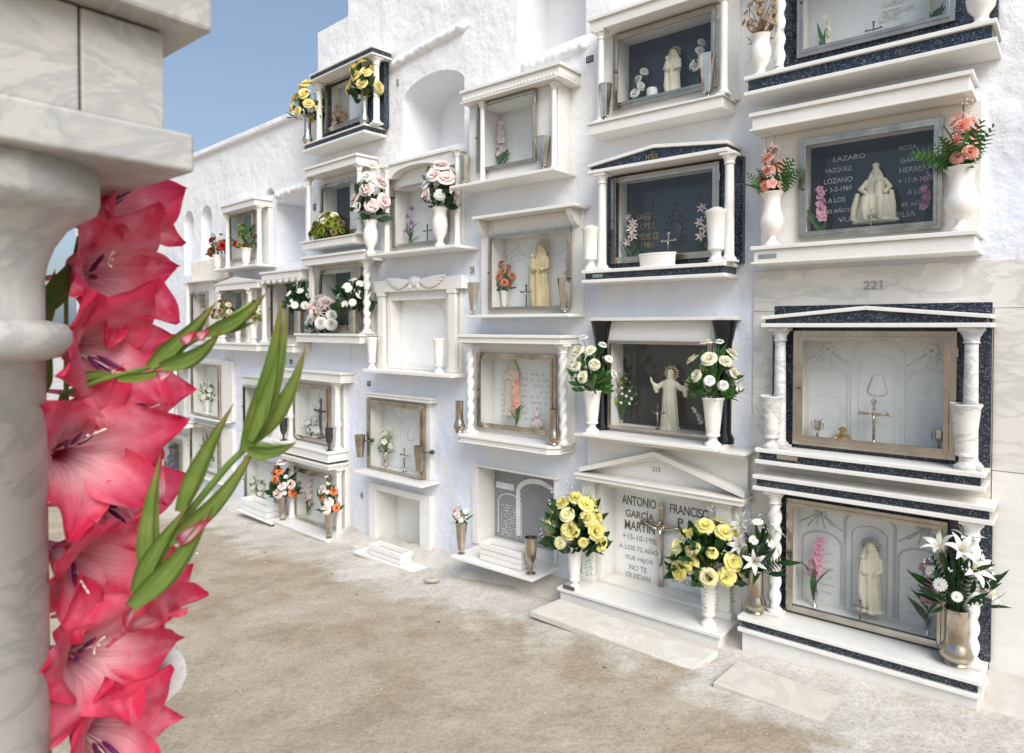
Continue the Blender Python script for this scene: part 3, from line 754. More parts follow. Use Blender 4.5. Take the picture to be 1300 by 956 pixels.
n6 = niche(A, 'grave niche with low granite pediment marked 225 and gold lettering on dark carved slab', (738, 341, 920, 334.5, .17, 'wgw'), (745, 213, 924, 181, .16, 'ww', 'ped', .055), (779, 915, 217, 331), [(764, 'plain', .022), (925, 'plain', .022)], (770, 942), sidemat=1, slab='dark', frame='chrome', colout=.12)
n7 = niche(A, 'grave niche with black half columns and a statue of open arms before a black slab', (738, 549, 909, 570, .2, 'w'), (749, 403, 934, 402, .08, 'w'), (775, 907, 433, 549), [], (755, 931), slab='black', frame='chrome', fw=.012)
n8 = niche(A, 'ground level open grave niche numbered 212 with triangular pediment and white lettered slab', (707, 742, 915, 811, .24, 'wF'), (727, 600, 944, 636, .13, 'tb'), (764, 906, 625, None), [(748, 'square', .034), (921, 'square', .034)], (733, 943), glass=False, recess=.10, slab='slabw', colout=.055, sideout=.035)
n9 = niche(A, 'high boxed grave niche with toothed cornice and pale glass', (570.5, 238, 704, 209.5, .2, 'w'), (583, 116.5, 711, 75.7, .2, 'wft', 'dentil'), (622, 696, 130, 216), [(613, 'corinth', .016), (703, 'corinth', .016)], (596, 708), sideout=.12, recess=.06, frame='chrome', fw=.012, colout=.145)
n10 = niche(A, 'grave niche with flat white surround, yellowed madonna and orange flowers behind glass', (591, 398, 721, 400, .17, 'w'), (598.6, 275, 730.4, 257, .14, 'w'), (624, 727, 294, 393), [], (611, 739), frame='chrome', fw=.013)
n11 = niche(A, 'grave niche between twisted white columns with coral flowers over a white figure behind glass', (573.6, 549.6, 704.4, 567.4, .19, 'wbt'), (579, 425, 712, 425, .17, 'wbt'), (609, 709, 449, 547), [(597, 'twist', .021), (715, 'twist', .021)], (603, 729), chamf=True, colout=.11, frame='bronze')
n12 = niche(A, 'unglazed grave niche with grey granite slab carved with white arches', (572, 702, 675.5, 738.4, .26, 'w'), (600, 589, 707, 607.6, .03, 't'), (603, 704, 599, None), [], (599, 707), glass=False, recess=.15, slab='dgrey', sideout=.012)
n13 = niche(C, 'grave niche under an arched white cornice with violet flowers behind its glass', (466, 322, 578, 311, .2, 'w'), (479.5, 209.5, 577.4, 187, .10, 'w'), (502, 572, 233, 311), [(492, 'plain', .018), (581, 'plain', .018)], (484, 587), frame='chrome', fw=.013, colout=.085)
n14 = niche(C, 'all white open grave niche with a pair of carved wings over its opening', (457, 467, 572, 477, .17, 'b'), (471, 356, 586, 350, .08, 'F'), (496, 569, 378, None), [(485, 'square', .03), (575, 'square', .03)], (478, 585), glass=False, recess=.06, slab='slabw', colout=.05)
n15 = niche(C, 'grave niche with a bronze glass door and two hanging steel cups', (449, 595, 534, 619, .16, 'w'), (461.6, 498, 546, 506, .08, 'tb'), (469, 541.6, 510, 603), [], (464, 546), frame='bronze', fw=.025)
n16 = niche(C, 'bare unmarked open grave niche at ground level with an empty white trough', (446, 697.5, 530.6, 732, .28, 'b'), None, (477, 536, 626, 708), [], (467, 545), glass=False, recess=.15, slab='white', sideout=.04)
n17 = niche(D, 'topmost left grave niche with thin dark banded roof and yellow roses in steel cones', (383, 186, 462, 154, .18, 'tgw'), (391, 95, 472, 58, .17, 'tgt'), (417, 470, 95, 161), [(407, 'plain', .022), (479, 'plain', .022)], (410, 489), sidemat=1, frame='chrome', slab='slabw', colout=.1)
n18 = niche(D, 'grave niche with small round columns, dark glass and a low bed of yellow green flowers', (380.7, 309, 447.5, 295, .18, 'tf'), (384.5, 214, 452, 193.5, .18, 'wf'), (411, 466, 229, 299), [(393, 'plain', .019), (457, 'plain', .019)], (404, 472), slab='black', colout=.13)
n19 = niche(D, 'grave niche with a twisted right column and heaped pale flowers on its ledge', (372.6, 423, 456, 424, .18, 'wf'), (380, 327, 461.6, 316, .17, 'wf'), (409, 462, 342, 418), [(396, 'square', .024), (466, 'twist', .023)], (400, 472), slab='dark', colout=.1)
n20 = niche(D, 'grave niche with bronze framed glass beside a ringed column, white flower arrangement inside', (344, 557.7, 416, 575, .18, 'wft'), (350, 467, 432, 473, .12, 'wft'), (373.7, 421, 488, 559), [(368, 'ring', .022), (428, 'ring', .022)], (362, 436), slab='slabw', colout=.07)
n21 = niche(D, 'ground level grave niche below the bronze framed one, ringed columns and a long white step', (345.5, 658, 414.5, 688, .2, 'wF'), (355, 575, 416, 592, .18, 'wb'), (375, 421, 597, 665), [(369, 'ring', .022), (429, 'ring', .022)], (364, 437), slab='slabw', colout=.07)
n22 = niche(D, 'small glazed grave niche in a white frame with dark slab and one orange posy', (301, 551, 345, 560, .14, 'w'), (306, 478, 352, 480, .05, 't'), (311, 346, 490, 546), [], (306, 352), slab='dark', frame='steel', fw=.015)
n23 = niche(D, 'ground level glazed grave niche with a white slatted trough before it', (300, 646, 344, 664, .22, 'w'), None, (308, 348, 583, 645), [], None, frame='steel', fw=.012, slab='slabw')
n24 = niche(D, 'high far grave niche like a small temple with red carnations in white vases', (269.5, 340, 326, 337, .18, 'w'), (278.5, 263.7, 322, 247, .17, 'wf'), (295, 326, 267, 330), [(290, 'plain', .02), (330, 'plain', .02)], (292, 342), slab='dgrey', frame='chrome', fw=.014, colout=.1)
n25 = niche(D, 'narrow far grave niche at the left end of the colonnade row', (232, 427, 266, 431, .15, 'wf'), (230, 358, 272, 353, .12, 'w'), (246, 266, 371, 424), [(239, 'plain', .02)], (236, 272), slab='dgrey', frame='chrome', fw=.014, colout=.09)
n26 = niche(D, 'far grave niche with a small pointed pediment and dried flowers in white pots', (267, 432, 325, 438, .17, 'wf'), (271, 361, 326, 356, .15, 'tf'), (284, 313, 369, 428), [(279, 'corinth', .022), (318, 'corinth', .022)], (273, 326), slab='dgrey', frame='chrome', fw=.014, colout=.11)
n27 = niche(D, 'far grave niche with scalloped cornice and white daisies in a steel vase', (329, 436, 371, 436, .17, 'wf'), (329, 347, 380, 339, .15, 'wf'), (347, 385, 355, 428), [(336, 'corinth', .022), (380, 'plain', .022)], (340, 390), slab='dark', frame='chrome', fw=.014, colout=.09)
n28 = niche(D, 'far flat grave niche with a vase of white flowers behind plain glass', (238, 529, 284, 534, .10, 't'), (240, 455, 288, 455, .03, 't'), (245, 281, 462, 528), [], (238, 294), slab='slabw', frame='bronze', fw=.015)
n29 = niche(D, 'far flat grave niche at the bottom with one tall green plant behind the glass', (238, 604, 284, 611, .08, 't'), (240, 536, 288, 540, .03, 't'), (243, 280, 540, 598), [], (238, 294), slab='slabw', frame='bronze', fw=.015)
n30 = niche(D, 'far left grave niche with a row of small white columns over a jutting ledge', (176, 526, 219, 538, .26, 'wf'), (178, 462, 226, 462, .16, 't'), (190, 226, 466, 520), [(184, 'plain', .02), (196, 'plain', .02), (222, 'plain', .02)], (180, 232), slab='slabw', frame='chrome', fw=.014, colout=.14)
n31 = niche(D, 'far left grave niche at the bottom with blue flowers against a dark slab', (198, 618, 228, 624, .08, 't'), (200, 548, 234, 551, .05, 't'), (204, 231, 556, 616), [], (198, 236), slab='dark', frame='bronze', fw=.015)
for n_ in (n21, n8):
    pass

def sub(n, mb, name, m, bevel=.002, parent=None): return mb.build(name, m, parent or n.root, bevel)
def ldepth(n, px, out=0):
    x = n.L(px, 400, out)[0]; return n.run.world(x + n.s0, out, 0).y
# granite backing above the 221 pediment
z385 = n3.L(1120, 386, .01)[1]; sl, sr, lb = n3.side
sub(n3, MB().box(sl + .001, sr - .001, -.012, .012, lb + .001, z385), 'backing', 'granite')
# base blocks under ledges that stand on the ground
for n_, c in ((n4, 'wgw'), (n8, 'wF'), (n21, 'wF')):
    x0, x1 = n_.lx; g = -stack_h(c)
    sub(n_, MB().box(x0 + .014, x1 - .014, -n_.lo + .02, 0, -n_.lz - .6, g - .001), 'base_block', 'white')
# strap band of marble between the lintel of niche 4 and the ledge of niche 3
# 212: pediment, top slab and panel
ta0, ta1, tz, to, lb = n8.lint
zc = n8.L(826, 573, .10)[1]; zt2 = n8.L(730, 551, .15)[1]; ztb = n8.L(948.6, 575, .15)[1]; ztt = (zt2 + ztb) / 2
xa = n8.L(729, 551, .15)[0]; xb = n8.L(946, 575, .15)[0]
m_ = (ta0 + ta1) / 2
pd = MB()
pd.box(xa, xb, -.15, 0, ztt - .012, ztt); pd.box(xa + .012, xb - .012, -.135, 0, ztt - .026, ztt - .0125)
pd.box(ta0 + .03, ta1 - .02, -.032, 0, tz, ztt - .0265)
for (x0, x1) in ((ta0 + .02, m_), (ta1 - .01, m_)):
    pd.prism([(x0, tz + .002), (x1, zc - .024), (x1, zc), (x0, tz + .026)], -.10, -.03)
    pd.prism([(x0, tz + .001), (x1, zc - .040), (x1, zc - .0245), (x0, tz + .0015)] if x0 < x1 else [(x0, tz + .001), (x1, zc - .040), (x1, zc - .0245), (x0, tz + .0015)], -.080, -.031)
sub(n8, pd, 'pediment', 'white')
p = n8.L(833, 596, .035); text_obj('212', .045, .022, p[0], -.033, p[1], 'inkgrey', n8.root, .002, 'house_number', .002)
# 225 number on its granite pediment
q = n6.lint; p = n6.L(826, 199, .16); text_obj('Nº225', .060, .020, p[0], -.1475, q[4] + .035, 'gold', n6.root, .002, 'number_lettering')
# corbels
l_ = n10.lint
for px in (613, 729):
    x = n10.L(px, 300, .06)[0]; mb = MB(); z0 = l_[4]
    mb.prism([(-.0, z0), (-.11, z0), (-.10, z0 - .03), (-.06, z0 - .075), (-.03, z0 - .09), (0, z0 - .09)], x - .018, x + .018, T=Matrix.Rotation(-pi / 2, 4, 'Z') @ Matrix.Identity(4))
    # the profile lies in the y-z plane
    mb.v = [Vector((v.y * -1 if False else x + (v.x - x) * 0 + (v.x if False else 0), 0, 0)) if False else v for v in mb.v]
    mb2 = MB(); prof = [(0, z0 - .0005), (-.115, z0 - .0005), (-.11, z0 - .03), (-.07, z0 - .075), (-.035, z0 - .09), (0, z0 - .09)]
    vs = [(x - .018, y, z) for y, z in prof] + [(x + .018, y, z) for y, z in prof]; k = len(prof)
    mb2.add(vs, [tuple(range(k)), tuple(range(2 * k - 1, k - 1, -1))] + [(i, i + k, (i + 1) % k + k, (i + 1) % k) for i in range(k)])
    sub(n10, mb2, 'corbel', 'white')
# arched cornice of niche 13
a0, a1, tz, to, lb = n13.lint; mb = MB(); H = .085; k = 18; cx = (a0 + a1) / 2; rad = (a1 - a0) * .30
pts = [(a0, lb), (a0, lb - H)]
for i in range(k + 1):
    u = -1 + 2 * i / k; pts.append((cx + u * rad, lb - H + .055 * (1 - u * u) ** .5 * (1 if abs(u) < 1 else 0)))
pts += [(a1, lb - H), (a1, lb)]
for i in range(2, len(pts) - 3):
    (x0, z0), (x1, z1) = pts[i], pts[i + 1]; mb.prism([(x0, z0), (x1, z1), (x1, lb - .0005), (x0, lb - .0005)], -to + .012, -.031)
    mb.prism([(x0, z0 - .003), (x1, z1 - .003), (x1, z1 + .012), (x0, z0 + .012)], -to - .004, -.031)
for xx0, xx1 in ((a0 + .01, cx - rad), (cx + rad, a1 - .01)): mb.box(xx0, xx1, -to + .012, -.031, lb - H, lb - .0005)
sub(n13, mb, 'arched_cornice', 'white', .001)
# wings of niche 14
a0, a1, tz, to, lb = n14.lint; mb = MB(); cx = (a0 + a1) / 2
for s in (-1, 1):
    for i in range(7):
        L_ = .26 - .022 * i; ang = .10 - .09 * i; T = Matrix.Translation((cx + s * .03, -to + .010 - .001 * i, tz - .022 + .002 * i)) @ Matrix.Rotation(-s * ang, 4, 'Y')
        mb.ball((s * L_ * .55, 0, 0), L_ * .5, T=T, seg=14, rings=8, sc=(1, .13, .13))
mb.ball((cx, -to + .008, tz - .02), .035, seg=12, rings=8, sc=(1, .5, 1)); mb.ball((cx - .04, -to + .01, tz - .055), .02); mb.ball((cx + .04, -to + .01, tz - .055), .02)
mb.ball((cx, -to + .008, tz - .02), .05, seg=12, rings=8, sc=(1.3, .3, .7))
sub(n14, mb, 'carved_wings', 'white', 0)
# little pediment niche 26, temple roof niche 24
for n_ in (n26,):
    a0, a1, tz, to, lb = n_.lint; m_ = (a0 + a1) / 2
    sub(n_, MB().prism([(a0, tz + .0005), (a1, tz + .0005), (m_, tz + .05)], -to, 0), 'pediment', 'white')
# scalloped cornice 27
a0, a1, tz, to, lb = n27.lint; mb = MB()
for i in range(7):
    x = a0 + .03 + (a1 - a0 - .06) * i / 6
    mb.prism([(x + .038 * cos(t), lb - .0005 - (.03 * sin(t))) for t in [pi * k / 8 for k in range(9)]], -to + .012 + .0003 * (i % 2), -.031)
sub(n27, mb, 'scalloped_fringe', 'white', 0)

# ------------------------------------------------------------------ slab carving and lettering
def slab_text(n, txt, px, py, wpx, hpx, m, y=None, bold=.0, depth=.0015):
    o = n.recess; p = n.L(px, py, -o); Y = ldepth(n, px, -o); k = Y / F
    cosf = abs(n.run.X.x) + .0; x0 = n.L(px - wpx / 2, py, -o)[0]; x1 = n.L(px + wpx / 2, py, -o)[0]
    return text_obj(txt, x1 - x0, hpx * k, p[0], n.recess, p[1], m, n.slabobj, depth, 'inscription', bold)
T8 = [('ANTONIO', 811, 637, 43, 12), ('GARCÍA', 812, 653, 36, 12), ('MARTIN', 812, 669, 38, 12), ('+15-10-1983', 813, 684, 46, 7), ('A LOS 72 AÑOS', 812, 697, 53, 7.5), ('TUS HIJOS', 811, 711, 35, 7), ('NO TE', 810, 722, 22, 7), ('OLVIDAN', 810, 732, 31, 7),
      ('FRANCISCA', 878, 650, 56, 12), ('P', 864, 664, 7, 12), ('JI', 868, 680, 12, 11), ('TU RECUERDO', 876, 715, 52, 7), ('VIVIRA SIEMPRE', 878, 728, 58, 7), ('EN NOSOTROS', 878, 741, 52, 7)]
for t in T8: slab_text(n8, *t, 'ink' if t[4] > 9 else 'inkgrey', bold=.012 if t[4] > 9 else .006)
T2 = [('LAZARO', 1078, 200, 40, 6), ('VAZQUEZ', 1064, 216, 34, 6.5), ('LOZANO', 1064, 229, 36, 6.5), ('+ 5-3-1969', 1064, 240, 34, 6), ('A LOS', 1062, 254, 22, 6), ('82 AÑOS', 1064, 267, 30, 6),
      ('ROSA', 1153, 187, 22, 6), ('GARCIA', 1160, 202, 34, 6), ('HERRERA', 1163, 214, 42, 6.5), ('+ 17-9-1985', 1162, 228, 44, 6.5), ('A LOS', 1164, 243, 24, 6.5), ('89 AÑOS', 1162, 258, 36, 6.5),
      ('VUESTRA FAMILIA', 1112, 275, 98, 7), ('NO OS OLVIDA', 1114, 289, 76, 6)]
for t in T2: slab_text(n2, *t, 'inkgrey' if t[2] < 200 else 'inksoft')
T1 = [('AMELIA', 1135, 3, 30, 7), ('ESTEBAN', 1140, 13, 40, 7), ('LOPEZ', 1130, 23, 26, 7), ('A ANTONIO', 1148, 33, 52, 8), ('LOPEZ AYALA', 1140, 44, 64, 8), ('DE TUS HIJOS', 1135, -14, 60, 7)]
for t in T1: slab_text(n1, *t, 'paint', depth=.004, bold=.01)
T6 = [('SAEZ', 818, 275, 20, 8), ('LOPEZ', 820, 287, 22, 8), ('MENDEZ', 823, 300, 26, 8), ('1983', 822, 311, 16, 7), ('R', 898, 290, 6, 8), ('1984', 897, 312, 15, 7)]
for t in T6: slab_text(n6, *t, 'gold')
def arch_band(mb, cx, z0, w, h, t, y, n=20, thick=.003):
    pts = [(cx - w, z0), (cx - w, z0 + h - w * .6)] + [(cx - w * cos(pi * k / n), z0 + h - w * .6 + w * .6 * sin(pi * k / n)) for k in range(1, n)] + [(cx + w, z0 + h - w * .6), (cx + w, z0)]
    for i in range(len(pts) - 1):
        a, b = Vector(pts[i]), Vector(pts[i + 1]); d = (b - a); nn = Vector((-d.y, d.x)).normalized() * t
        e = .0001 * (i % 2)
        mb.prism([tuple(a), tuple(b), tuple(b + nn), tuple(a + nn)], y - thick - e, y)
rng = random.Random(11)
def carve(n, mode, m):
    l, r, zb, zt = n.door; y = n.recess; w = r - l; h = zt - zb; mb = MB(); cx = (l + r) / 2
    if mode == 'arches':
        arch_band(mb, cx, zb + .02, w * .15, h * .86, w * .02, y); arch_band(mb, cx, zb + .02, w * .11, h * .74, w * .008, y, thick=.002)
        for s in (-1, 1): arch_band(mb, cx + s * w * .32, zb + .02, w * .13, h * .62, w * .012, y)
        for s in (-1, 1):
            for k in range(6):
                a = k * pi / 3; mb.ball((cx + s * w * .33 + .016 * cos(a), y - .001, zb + h * .84 + .016 * sin(a)), .012, sc=(1, .3, 1))
                mb.tube([(cx + s * w * .33, y, zb + h * .84), (cx + s * (w * .33 + (k - 2.5) * w * .06), y, zb + h * (.70 + .03 * (k % 2)))], .003, 4)
        for i in range(6):
            for s in (-1, 1): scribble(mb, cx + s * w * .32 - w * .09, cx + s * w * .32 + w * .09, zb + h * (.12 + .07 * i), .008, y, rng)
        for k in range(5): mb.ball((cx, y - .001, zb + h * (.48 + .03 * k)), w * (.07 - .008 * k), sc=(1, .12, .6))
    elif mode == 'lines':
        for i in range(9):
            z = zb + h * (.10 + .075 * i); scribble(mb, l + w * (.12 if i < 7 else .25), cx - .01, z, h * .04, y, rng); scribble(mb, cx + .01, r - w * .1, z, h * .04, y, rng)
    elif mode == 'blank':
        arch_band(mb, cx + w * .05, zb + h * .62, w * .24, h * .3, .005, y)
        for i in range(9): scribble(mb, l + w * .08, l + w * .5, zb + h * (.06 + .06 * i), h * .034, y, rng)
        for i in range(6): scribble(mb, l + w * .62, r - w * .08, zb + h * (.06 + .06 * i), h * .034, y, rng)
    elif mode == 'grey':
        cxx = cx + w * .08
        arch_band(mb, cxx, zb + h * .10, w * .27, h * .76, -w * .05, y, thick=.004)
        for s in (-1, 1):
            arch_band(mb, cxx + s * w * .36, zb + h * .08, w * .15, h * .52, w * .008, y, thick=.003)
            mb.box(cxx + s * w * .42 - w * .12, cxx + s * w * .42 + w * .12, y - .0045, y, zb + h * .66, zb + h * .74)
            for i in range(12): scribble(mb, cxx + s * w * .36 - w * .11, cxx + s * w * .36 + w * .11, zb + h * (.06 + .035 * i), .009, y, rng)
            for i in range(4):
                for j in (-1, 1): arch_band(mb, cxx + s * w * .235 + j * .006, zb + h * (.62 - .06 * i), .008, .016, .003, y, 8)
    elif mode == 'gothic':
        arch_band(mb, cx, zb + .01, w * .22, h * .84, .012, y, thick=.006)
        for k in range(14):
            a = 2 * pi * k / 14; mb.tube([(cx + .02 * cos(a), y, zb + h * .38 + .03 * sin(a)), (cx + .06 * cos(a), y - .004, zb + h * .38 + .10 * sin(a))], .004, 4)
        mb.ball((cx, y, zb + h * .55), .022, sc=(1, .5, 1.2)); mb.ball((cx, y, zb + h * .35), .04, sc=(1, .3, 1.6)); mb.ball((cx, y, zb + h * .66), .018, sc=(1, .5, .6))
    sub(n, mb, 'carving', m, 0, n.slabobj)
carve(n3, 'arches', 'slabw'); carve(n4, 'arches', 'inksoft'); carve(n11, 'lines', 'inksoft'); carve(n14, 'blank', 'slabw'); carve(n12, 'grey', 'paint'); carve(n6, 'gothic', 'dark')
carve(n10, 'arches', 'slabw'); carve(n15, 'arches', 'slabw'); carve(n9, 'lines', 'slabw'); carve(n13, 'lines', 'slabw'); carve(n20, 'blank', 'inksoft')

# ------------------------------------------------------------------ marble cladding of the right column, number plates
def onwall(run, px, py, out=0):
    q = run.hit(px, py, out); return q
mb = MB(); s_l, z_t = A.hit(956, 352, .02); s_r = s_l + 2.6; z_b = -.5; ZT = A.hit(1100, 338, .02)[1]
HD = [n3, n4]
xs = [s_l, s_l + .001]
def cells(rect, holes):
    x0, x1, z0, z1 = rect; X = sorted({x0, x1} | {h for q in holes for h in q[:2] if x0 < h < x1}); Z = sorted({z0, z1} | {h for q in holes for h in q[2:] if z0 < h < z1})
    for i in range(len(X) - 1):
        for j in range(len(Z) - 1):
            cx, cz = (X[i] + X[i + 1]) / 2, (Z[j] + Z[j + 1]) / 2
            if not any(h[0] < cx < h[1] and h[2] < cz < h[3] for h in holes): yield X[i], X[i + 1], Z[j], Z[j + 1]
root = empty('marble_cladding', 'veined marble panels facing the wall around the niche marked 221', 'wall cladding', None, A.world(s_l, 0, 0), A.th)
zj = A.hit(1290, 391, .01)[1]; sj = A.hit(1258, 500, .01)[0] - s_l + .004
hol = [(h[0] - s_l - .02, h[1] - s_l + .02, h[2] - .02, h[3] + .02) for h in HOLES['A']]
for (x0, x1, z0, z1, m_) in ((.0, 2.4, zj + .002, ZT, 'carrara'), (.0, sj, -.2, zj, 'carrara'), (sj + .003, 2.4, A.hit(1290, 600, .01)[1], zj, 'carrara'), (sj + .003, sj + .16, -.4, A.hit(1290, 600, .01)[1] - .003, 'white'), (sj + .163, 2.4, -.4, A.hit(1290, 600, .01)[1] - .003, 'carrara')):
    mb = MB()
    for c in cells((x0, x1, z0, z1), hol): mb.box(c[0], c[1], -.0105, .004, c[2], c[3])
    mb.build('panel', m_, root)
q = A.hit(1108, 362, .011); text_obj('221', .068, .034, q[0] - s_l, -.0105, q[1], 'inkgrey', root, .003, 'house_number', .008)
def plate(run, px, py, w, h, txt, label, fg='inksoft', bg='navy'):
    s, z = run.hit(px, py, .004); r_ = empty('number_plate', label, 'number plate', 'niche number plates', run.world(s, 0, z), run.th)
    MB().box(-w / 2, w / 2, -.006, .004, -h / 2, h / 2).build('tile', bg, r_, .001); text_obj(txt, w * .8, h * .7, 0, -.006, 0, fg, r_, .001, 'digits')
plate(A, 748.5, 75, .042, .034, '231', 'small dark number tile left of the highest dark glass niche')
plate(A, 600, 343, .036, .05, '224', 'small dark number tile left of the niche with orange flowers', 'navy', 'inksoft')
plate(C, 468, 487, .034, .034, '9', 'small dark number tile above the bronze framed niche with hanging cups')
plate(C, 459.5, 629, .03, .045, '8', 'pale number tile low on the wall left of the bare niche', 'navy', 'inksoft')
plate(D, 505, 104, .03, .045, '2', 'small number tile left of the empty arched recess', 'navy', 'paint') if False else plate(C, 505, 104, .03, .045, '21', 'small number tile left of the empty arched recess', 'navy', 'inksoft')
plate(D, 399, 263, .03, .05, '20', 'narrow blue number tile beside the column of the dark glass niche', 'inksoft', 'navy')
plate(D, 369, 459, .034, .034, '6', 'small dark number tile above the cornice left of the bronze framed glass', 'inksoft', 'navy')
for n_, px, py, w in ((n2, 973, 325, .075), (n3, 998, 582, .085), (n6, 757, 350, .06), (n8, 722, 746, .07)):
    x, z = n_.L(px, py, n_.lo); y = -n_.lo + (.012 if n_ is n2 else .014 if n_ is not n8 else 0)
    pl = MB().box(x - w / 2, x + w / 2, y - .002, y + .002, z - .009, z + .009).build('maker_plate', 'rust' if n_ is n8 else 'steel', n_.root)

# ------------------------------------------------------------------ the white wall itself
def build_wall(name, run, s0, s1, z0, ztop, m, label, recs=(), holes=(), arches=()):
    """front face with real openings; recesses are lined boxes, arches have curved heads"""
    mb = MB(); hs = list(holes) + [r[:4] for r in recs] + [a[:4] for a in arches]
    tops = ztop if isinstance(ztop, list) else [(s0, s1, ztop)]
    for (a, b, zt) in tops:
        for c in cells((a, b, z0, zt), hs):
            mb.add([(c[0], 0, c[2]), (c[1], 0, c[2]), (c[1], 0, c[3]), (c[0], 0, c[3])], [(0, 1, 2, 3)])
        D_ = .62
        mb.add([(a, 0, zt), (b, 0, zt), (b, D_, zt), (a, D_, zt)], [(0, 1, 2, 3)])
        mb.box(a, b, .50, D_ - .001, z0, zt - .001)
    for i in range(len(tops)):
        for (sx, nb) in ((tops[i][0], tops[i - 1][2] if i else z0), (tops[i][1], tops[i + 1][2] if i < len(tops) - 1 else z0)):
            if nb < tops[i][2]: mb.add([(sx, 0, nb), (sx, .62, nb), (sx, .62, tops[i][2]), (sx, 0, tops[i][2])], [(0, 1, 2, 3)])
    for (a, b, c, d, dep) in recs:
        mb.add([(a, 0, c), (b, 0, c), (b, 0, d), (a, 0, d), (a, dep, c), (b, dep, c), (b, dep, d), (a, dep, d)], [(4, 5, 6, 7), (0, 1, 5, 4), (1, 2, 6, 5), (2, 3, 7, 6), (3, 0, 4, 7)])
    for (a, b, c, d, dep, rise) in arches:
        n = 20; cx = (a + b) / 2; w = (b - a) / 2; arc = [(cx - w * cos(pi * k / n), d - rise + rise * sin(pi * k / n) - .004) for k in range(n + 1)]
        for k in range(n):
            (xa, za), (xb, zb) = arc[k], arc[k + 1]
            mb.add([(xa, 0, za), (xb, 0, zb), (xb, 0, d), (xa, 0, d)], [(0, 1, 2, 3)])
            mb.add([(xa, 0, za), (xb, 0, zb), (xb, dep, zb), (xa, dep, za)], [(0, 1, 2, 3)], 0, True)
        mb.add([(a, 0, c), (b, 0, c), (b, dep, c), (a, dep, c)], [(0, 1, 2, 3)])
        zz = d - rise - .004
        mb.add([(a, 0, c), (a, dep, c), (a, dep, zz), (a, 0, zz)], [(0, 1, 2, 3)]); mb.add([(b, 0, c), (b, dep, c), (b, dep, zz), (b, 0, zz)], [(0, 1, 2, 3)])
        mb.add([(a, dep, c), (b, dep, c), (b, dep, d), (a, dep, d)], [(0, 1, 2, 3)])
    o = mb.build(name, m); o.location = run.world(0, 0, 0); o.rotation_euler = (0, 0, run.th)
    o['label'] = label; o['category'] = 'wall'
    return o
sC = C.hit(445, 300)[0]; sD0 = D.hit(96, 300)[0]
s443 = D.hit(443.5, 300)[0]; s405 = D.hit(405, 300)[0]
zTopD = D.hit(405, 41)[1]; zLow = (D.hit(387, 150)[1] + D.hit(251, 198)[1]) / 2
ZTOP = 4.2
r2 = (A.hit(657, 0)[0], A.hit(744, 0)[0], A.hit(700, 64)[1], ZTOP - .5, .30)
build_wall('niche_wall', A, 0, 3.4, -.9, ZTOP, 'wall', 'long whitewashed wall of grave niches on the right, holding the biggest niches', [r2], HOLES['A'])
ar = (C.hit(511, 0)[0], C.hit(592.5, 0)[0] - .012, C.hit(545, 192)[1], C.hit(575, 82)[1], .34, .13)
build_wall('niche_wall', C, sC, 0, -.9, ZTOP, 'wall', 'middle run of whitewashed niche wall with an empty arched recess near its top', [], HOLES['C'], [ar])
rb = (D.hit(349, 0)[0], D.hit(386, 0)[0], D.hit(366, 334)[1], D.hit(366, 254)[1], .34)
sm = []
for (xl, xr, yt, yb) in ((234, 246, 267, 350), (256, 269, 260, 335), (336.5, 348.5, 238, 248)):
    a = D.hit(xl, yb); b = D.hit(xr, yt); cpx = (xl + xr) / 2; sm.append((a[0], b[0], D.hit(cpx, yb)[1], D.hit(cpx, yt)[1], .18, (b[0] - a[0]) / 2))
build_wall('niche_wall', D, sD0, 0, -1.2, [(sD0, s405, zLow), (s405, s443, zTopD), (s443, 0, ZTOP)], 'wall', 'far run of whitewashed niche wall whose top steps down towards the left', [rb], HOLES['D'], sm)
# raised plaster edge slanting up over the arched recess, and the sill line under the top recesses
def wallstrip(run, pts, out, th, name, label, m='wallw'):
    mb = MB(); P_ = [run.hit(x, y, out) for x, y in pts]; rg = random.Random(2)
    n_ = 46; tot = []
    for i in range(n_ + 1):
        u = i / n_ * (len(P_) - 1); k_ = min(int(u), len(P_) - 2); f_ = u - k_; a = P_[k_][0] * (1 - f_) + P_[k_ + 1][0] * f_; z = P_[k_][1] * (1 - f_) + P_[k_ + 1][1] * f_
        e = min(1, i / 4, (n_ - i) / 4) * (.75 + .5 * rg.random()); j_ = rg.uniform(-.006, .006)
        tot.append([(a, .01, z + .05), (a, -out * .15 * e, z + .03), (a, -out * .8 * e, z + .008 + j_), (a, -out * e, z - th * .3 + j_), (a, -out * .8 * e, z - th * .8 + j_), (a, .01, z - th)])
    mb.add([q for t in tot for q in t], [(i * 6 + j, (i + 1) * 6 + j, (i + 1) * 6 + j + 1, i * 6 + j + 1) for i in range(n_) for j in range(5)], 0, True)
    o = mb.build(name, m, None, 0); o.location = run.world(0, 0, 0); o.rotation_euler = (0, 0, run.th); o['label'] = label; o['category'] = 'ledge'
wallstrip(C, [(487, 86), (515, 68), (545, 52), (570, 38), (590, 26)], .035, .035, 'plaster_ledge', 'thick rounded plaster ridge slanting over the arched recess')
wallstrip(A, [(657, 84), (690, 72), (720, 60), (744, 50)], .03, .04, 'plaster_ledge', 'rough plaster sill under the top right recess')
zc = (D.hit(349, 262)[1])
wallstrip(D, [(344, 247), (390, 232)], .06, .05, 'plaster_ledge', 'plaster shelf over the pale blue open recess')
o = MB().box(D.hit(243, 0)[0], D.hit(292, 0)[0], -.03, .0, D.hit(268, 356)[1], D.hit(268, 330)[1]).build('peach_panel', 'peach', None, .004); o.location = D.world(0, 0, 0); o.rotation_euler = (0, 0, D.th); o['label'] = 'peach coloured plaster panel low behind the small temple niche'; o['category'] = 'wall panel'
